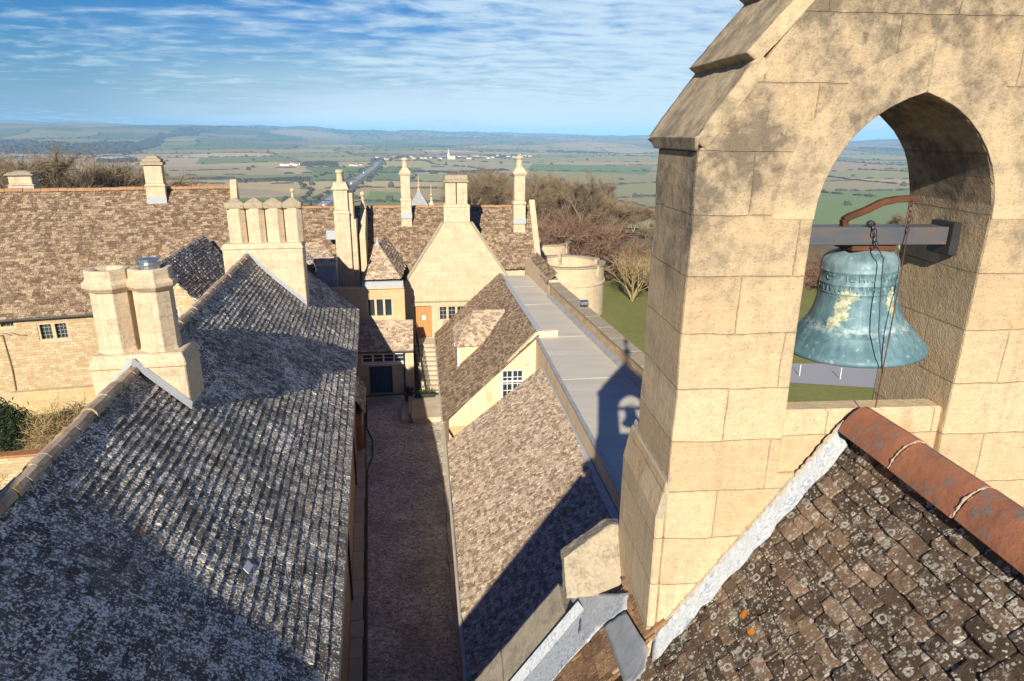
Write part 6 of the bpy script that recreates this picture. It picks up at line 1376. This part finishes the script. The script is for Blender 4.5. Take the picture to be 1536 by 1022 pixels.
# village and farms: small pale houses with brown roofs, each its own object
vr = random.Random(31)
def tiny_house(x, y, W, D, H, R, rot, wall_m, roof_m, label, group):
    z = float(height(np.array([x]), np.array([y]))[0])-.3; t = thing('village_house', label, 'house', (x, y, z), group); t.rotation_euler = (0, 0, rot)
    w2, d2 = W/2, D/2
    a = bpy.data.meshes.new('wall'); a.from_pydata([(-w2, -d2, 0), (w2, -d2, 0), (w2, d2, 0), (-w2, d2, 0), (-w2, -d2, H), (w2, -d2, H), (w2, d2, H), (-w2, d2, H), (-w2, 0, H+R), (w2, 0, H+R)], [], [(0, 1, 5, 4), (1, 2, 6, 9, 5), (2, 3, 7, 6), (3, 0, 4, 8, 7)]); a.materials.append(wall_m); link(bpy.data.objects.new('wall', a), t)
    e = .5; b = bpy.data.meshes.new('roof'); b.from_pydata([(-w2-e, -d2-e, H-.4), (w2+e, -d2-e, H-.4), (w2+e, 0, H+R+.2), (-w2-e, 0, H+R+.2), (w2+e, d2+e, H-.4), (-w2-e, d2+e, H-.4)], [], [(0, 1, 2, 3), (3, 2, 4, 5)]); b.materials.append(roof_m); link(bpy.data.objects.new('roof', b), t)
    return t
spots = [(x_, 240-(x_-570)*.03+vr.uniform(-2.5, 2.0)) for x_ in [566, 571, 576, 581, 588, 592, 617, 622, 628, 633, 637, 643, 648, 652, 657, 661, 668, 673, 679, 684, 690, 694, 699, 704, 709, 715, 722, 727, 733, 739, 746, 752, 763, 771, 779, 787, 795]]
for x_, y_ in spots: q = at_z(x_, y_, VZ); tiny_house(q[0], q[1], vr.uniform(12, 20), 9, vr.uniform(5, 6), vr.uniform(3.2, 4.5), vr.uniform(-.7, .7), M['farwall'], M['farroof'], 'tiny pale house with brown roof in the village across the valley', 'houses of the distant village')
for x_, y_ in ((424, 248), (430, 248.5), (437, 247), (444, 248.5), (449, 247.5)): q = at_z(x_, y_, VZ); tiny_house(q[0], q[1], 15, 9, 5, 3.5, vr.uniform(-.4, .4), M['carwhite'], M['farroof'], 'tiny white farm building beside the wood left of the road', 'white farm buildings left of the road')
for x_, y_ in ((528, 248.5), (534, 249), (540, 248)): q = at_z(x_, y_, VZ); tiny_house(q[0], q[1], 15, 8, 4, 3, vr.uniform(-.4, .4), M['farwall'], M['farroof'], 'tiny pale building at the roadside before the village', 'roadside buildings before the village')
q = at_z(166, 241, VZ); tiny_house(q[0], q[1], 46, 18, 6, 2.5, .05, M['farwall'], M['lead'], 'long pale barn with a white roof beyond the left trees', None)
q = at_z(673, 239, VZ); z_ = float(height(np.array([q[0]]), np.array([q[1]]))[0]); cht = thing('village_church', 'small village church with a tall stone spire', 'church', (q[0], q[1], z_))
cwv = bpy.data.meshes.new('tower'); 
MB().box(FW, q[0]-4, q[0]+4, q[1]-4, q[1]+4, z_, z_+18).build('tower', M['farwall'], cht); MB().lathe((q[0], q[1], z_+18), [(4.4, 0), (.3, 20), (0, 20.3)], 8).build('spire', M['farwall'], cht)
MB().box(FW, q[0]+4, q[0]+24, q[1]-5, q[1]+5, z_, z_+8).prism([(q[0]+4, q[1]-5.5, z_+8), (q[0]+4, q[1]+5.5, z_+8), (q[0]+4, q[1], z_+12)], (20, 0, 0)).build('nave', M['farwall'], cht)
# vehicles on the road
def car(px_, lane, mat, L_, W_, H_, label, van=False):
    k = min(range(len(rp2)), key=lambda i: abs(rp2[i][0]-at_z(px_[0], px_[1], VZ)[0])+abs(rp2[i][1]-at_z(px_[0], px_[1], VZ)[1])); p = rp2[k].copy(); p[:2] += nrm_[k]*lane; p[2] += .05
    t = thing('van' if van else 'car', label, 'van' if van else 'car', p); t.rotation_euler = (0, 0, atan2(dirs[k][1], dirs[k][0])); w2 = W_/2
    def sub(nm, secs, m_):
        me = bpy.data.meshes.new(nm); vs = []; fs = []
        for x_, z0, z1, ww in secs: vs += [(x_, -ww, z0), (x_, ww, z0), (x_, ww, z1), (x_, -ww, z1)]
        n = len(secs)
        for i in range(n-1):
            for j in range(4): fs.append((4*i+j, 4*i+(j+1) % 4, 4*i+4+(j+1) % 4, 4*i+4+j))
        fs += [(3, 2, 1, 0), (4*n-4, 4*n-3, 4*n-2, 4*n-1)]; me.from_pydata(vs, [], fs); me.materials.append(m_); link(bpy.data.objects.new(nm, me), t)
    if van: sub('body', [(-L_/2, .35, H_, w2), (L_*.3, .35, H_, w2), (L_*.4, .35, H_*.6, w2), (L_/2, .35, H_*.5, w2*.95)], mat); sub('windscreen', [(L_*.31, H_*.62, H_*.9, w2*.9), (L_*.40, H_*.6, H_*.64, w2*.9)], M['glass'])
    else: sub('body', [(-L_/2, .3, .8, w2*.95), (-L_*.3, .3, .95, w2), (L_*.2, .3, .95, w2), (L_/2, .3, .7, w2*.92)], mat); sub('cabin', [(-L_*.38, .95, 1.0, w2*.9), (-L_*.22, .95, H_, w2*.8), (L_*.08, .95, H_, w2*.8), (L_*.24, .95, 1.0, w2*.9)], M['glass'])
    for x_ in (-L_*.3, L_*.3):
        for y_ in (-w2, w2):
            me = bpy.data.meshes.new('wheel'); vs = [(x_+.33*cos(i*pi/4), y_+o_, .33+.33*sin(i*pi/4)) for o_ in (-.1, .1) for i in range(8)]; me.from_pydata(vs, [], [tuple(range(8))[::-1], tuple(range(8, 16))]+[(i, (i+1) % 8, 8+(i+1) % 8, 8+i) for i in range(8)]); me.materials.append(M['iron']); link(bpy.data.objects.new('wheel', me), t)
car((459, 308), 3.5, M['carwhite'], 5.6, 2.1, 2.5, 'white van nearest on the road left of the twin stack', True)
car((474, 309), 3.5, M['carblue'], 4.4, 1.8, 1.5, 'blue car behind the white van on the road')
car((481, 303), -3.5, M['carwhite'], 4.4, 1.8, 1.5, 'white car climbing the road just past the white van')
car((529, 277), 3.5, M['carwhite'], 6.0, 2.2, 2.8, 'white lorry on the road right of the twin stack', True)
car((546, 262), -3.5, M['carwhite'], 5.5, 2.1, 2.4, 'small white van farthest away on the road', True)

# ------------------------------------------------------------------ the round towers at the right, lawn walk and posts
def bastion(cx_, cy_, R_, zb, zt, label, merl):
    t = thing('round_tower', label, 'tower', (cx_, cy_, zb))
    n = 56; c = (cx_, cy_, 0)
    MB().lathe(c, [(R_*1.02, zb), (R_, zt-1.75), (R_*1.03, zt-1.70), (R_*1.03, zt-1.52), (R_*.995, zt-1.48), (R_*.995, zt-.9), (R_*.86, zt-.9), (R_*.86, zt-1.9), (0, zt-1.92)], n, cap=False).build('wall', M['ashlar'], t)
    gaps = merl
    m = MB(); cpm = MB()
    for k in range(n):
        a0, a1 = 2*pi*k/n, 2*pi*(k+1)/n; am = (a0+a1)/2 % (2*pi)
        if any(abs((am-g+pi) % (2*pi)-pi) < .085 for g in gaps): continue
        q = [np.array((cx_+cos(a)*r_2, cy_+sin(a)*r_2, zt-.897)) for a, r_2 in ((a0, R_*.865), (a0, R_*.99), (a1, R_*.99), (a1, R_*.865))]
        m.prism([q[0], q[1], q[2], q[3]], (0, 0, .88)); q = [np.array((cx_+cos(a)*r_2, cy_+sin(a)*r_2, zt-.015)) for a, r_2 in ((a0, R_*.84), (a0, R_*1.02), (a1, R_*1.02), (a1, R_*.84))]; cpm.prism(q, (0, 0, .13))
    m.build('battlement', M['ashlar'], t); cpm.build('battlement_coping', M['lichenstone'], t)
    return t
b1c = at_z(852, 396, 4.7); bastion(b1c[0], b1c[1]+.6, 3.55, -.1, 4.75, 'nearer drum tower with crenellated cream parapet beside the lawn', [1.75, -.75, .35, 2.9])
b2c = at_z(818, 366, 4.9); bastion(b2c[0]-.1, b2c[1]+.6, 2.9, -.1, 5.0, 'farther drum tower with crenellated parapet half behind the nearer one', [1.6, -.6, .5])
lw = thing('stone_forecourt_wall', 'cream stone wall joining the flat roof to the round towers', 'wall', FB(8, 46, 0))
for p, q, zt_ in (((798, 378), (812, 398), 5.6), ((812, 398), (826, 420), 5.6)):
    P_, Q_ = at_z(*p, zt_), at_z(*q, zt_); wall_between(P_, Q_, 0, zt_, .5, M['ashlar'], 'wall', lw, M['lichenstone'])
# path and white posts seen below the bell
p0_, p1_, p2_, p3_ = at_z(1150, 572, 0), at_z(1440, 590, 0), at_z(1440, 548, 0), at_z(1150, 545, 0)
pth = MB().poly(*[np.array([p[0], p[1], .006]) for p in (p0_, p1_, p2_, p3_)]).build('path', M['asphalt']); tag(pth, kind='structure')
post0 = None
for x_, y_, lb_ in ((1199, 564, 'slim white post at the path edge nearest the left pier'), (1260, 569, 'slim white post at the path edge below the bell')):
    q = at_z(x_, y_, 0); tag(MB().lathe((q[0], q[1], 0), [(.03, 0), (.028, .8), (.036, .82), (.02, .86), (0, .87)], 10).build('marker_post', M['white']), lb_, 'post', 'white posts along the path')

# ------------------------------------------------------------------ the air over the valley
def haze():
    m = bpy.data.materials.new('haze'); m.use_nodes = True; t = NT(m.node_tree); t.n.clear(); v = t.node('ShaderNodeVolumePrincipled')
    v.inputs['Color'].default_value = (.28, .60, 1.0, 1); v.inputs['Density'].default_value = 0.8e-4; v.inputs['Anisotropy'].default_value = -.3
    t.l.new(v.outputs[0], t.node('ShaderNodeOutputMaterial').inputs['Volume'])
    o = MB().box(FW, -16500, 16500, -16500, 16500, float(TV[:, 2].min())-1.0, max(float(TV[:, 2].max())+12, 27.0)).build('haze', m); tag(o, kind='stuff'); return o
haze()
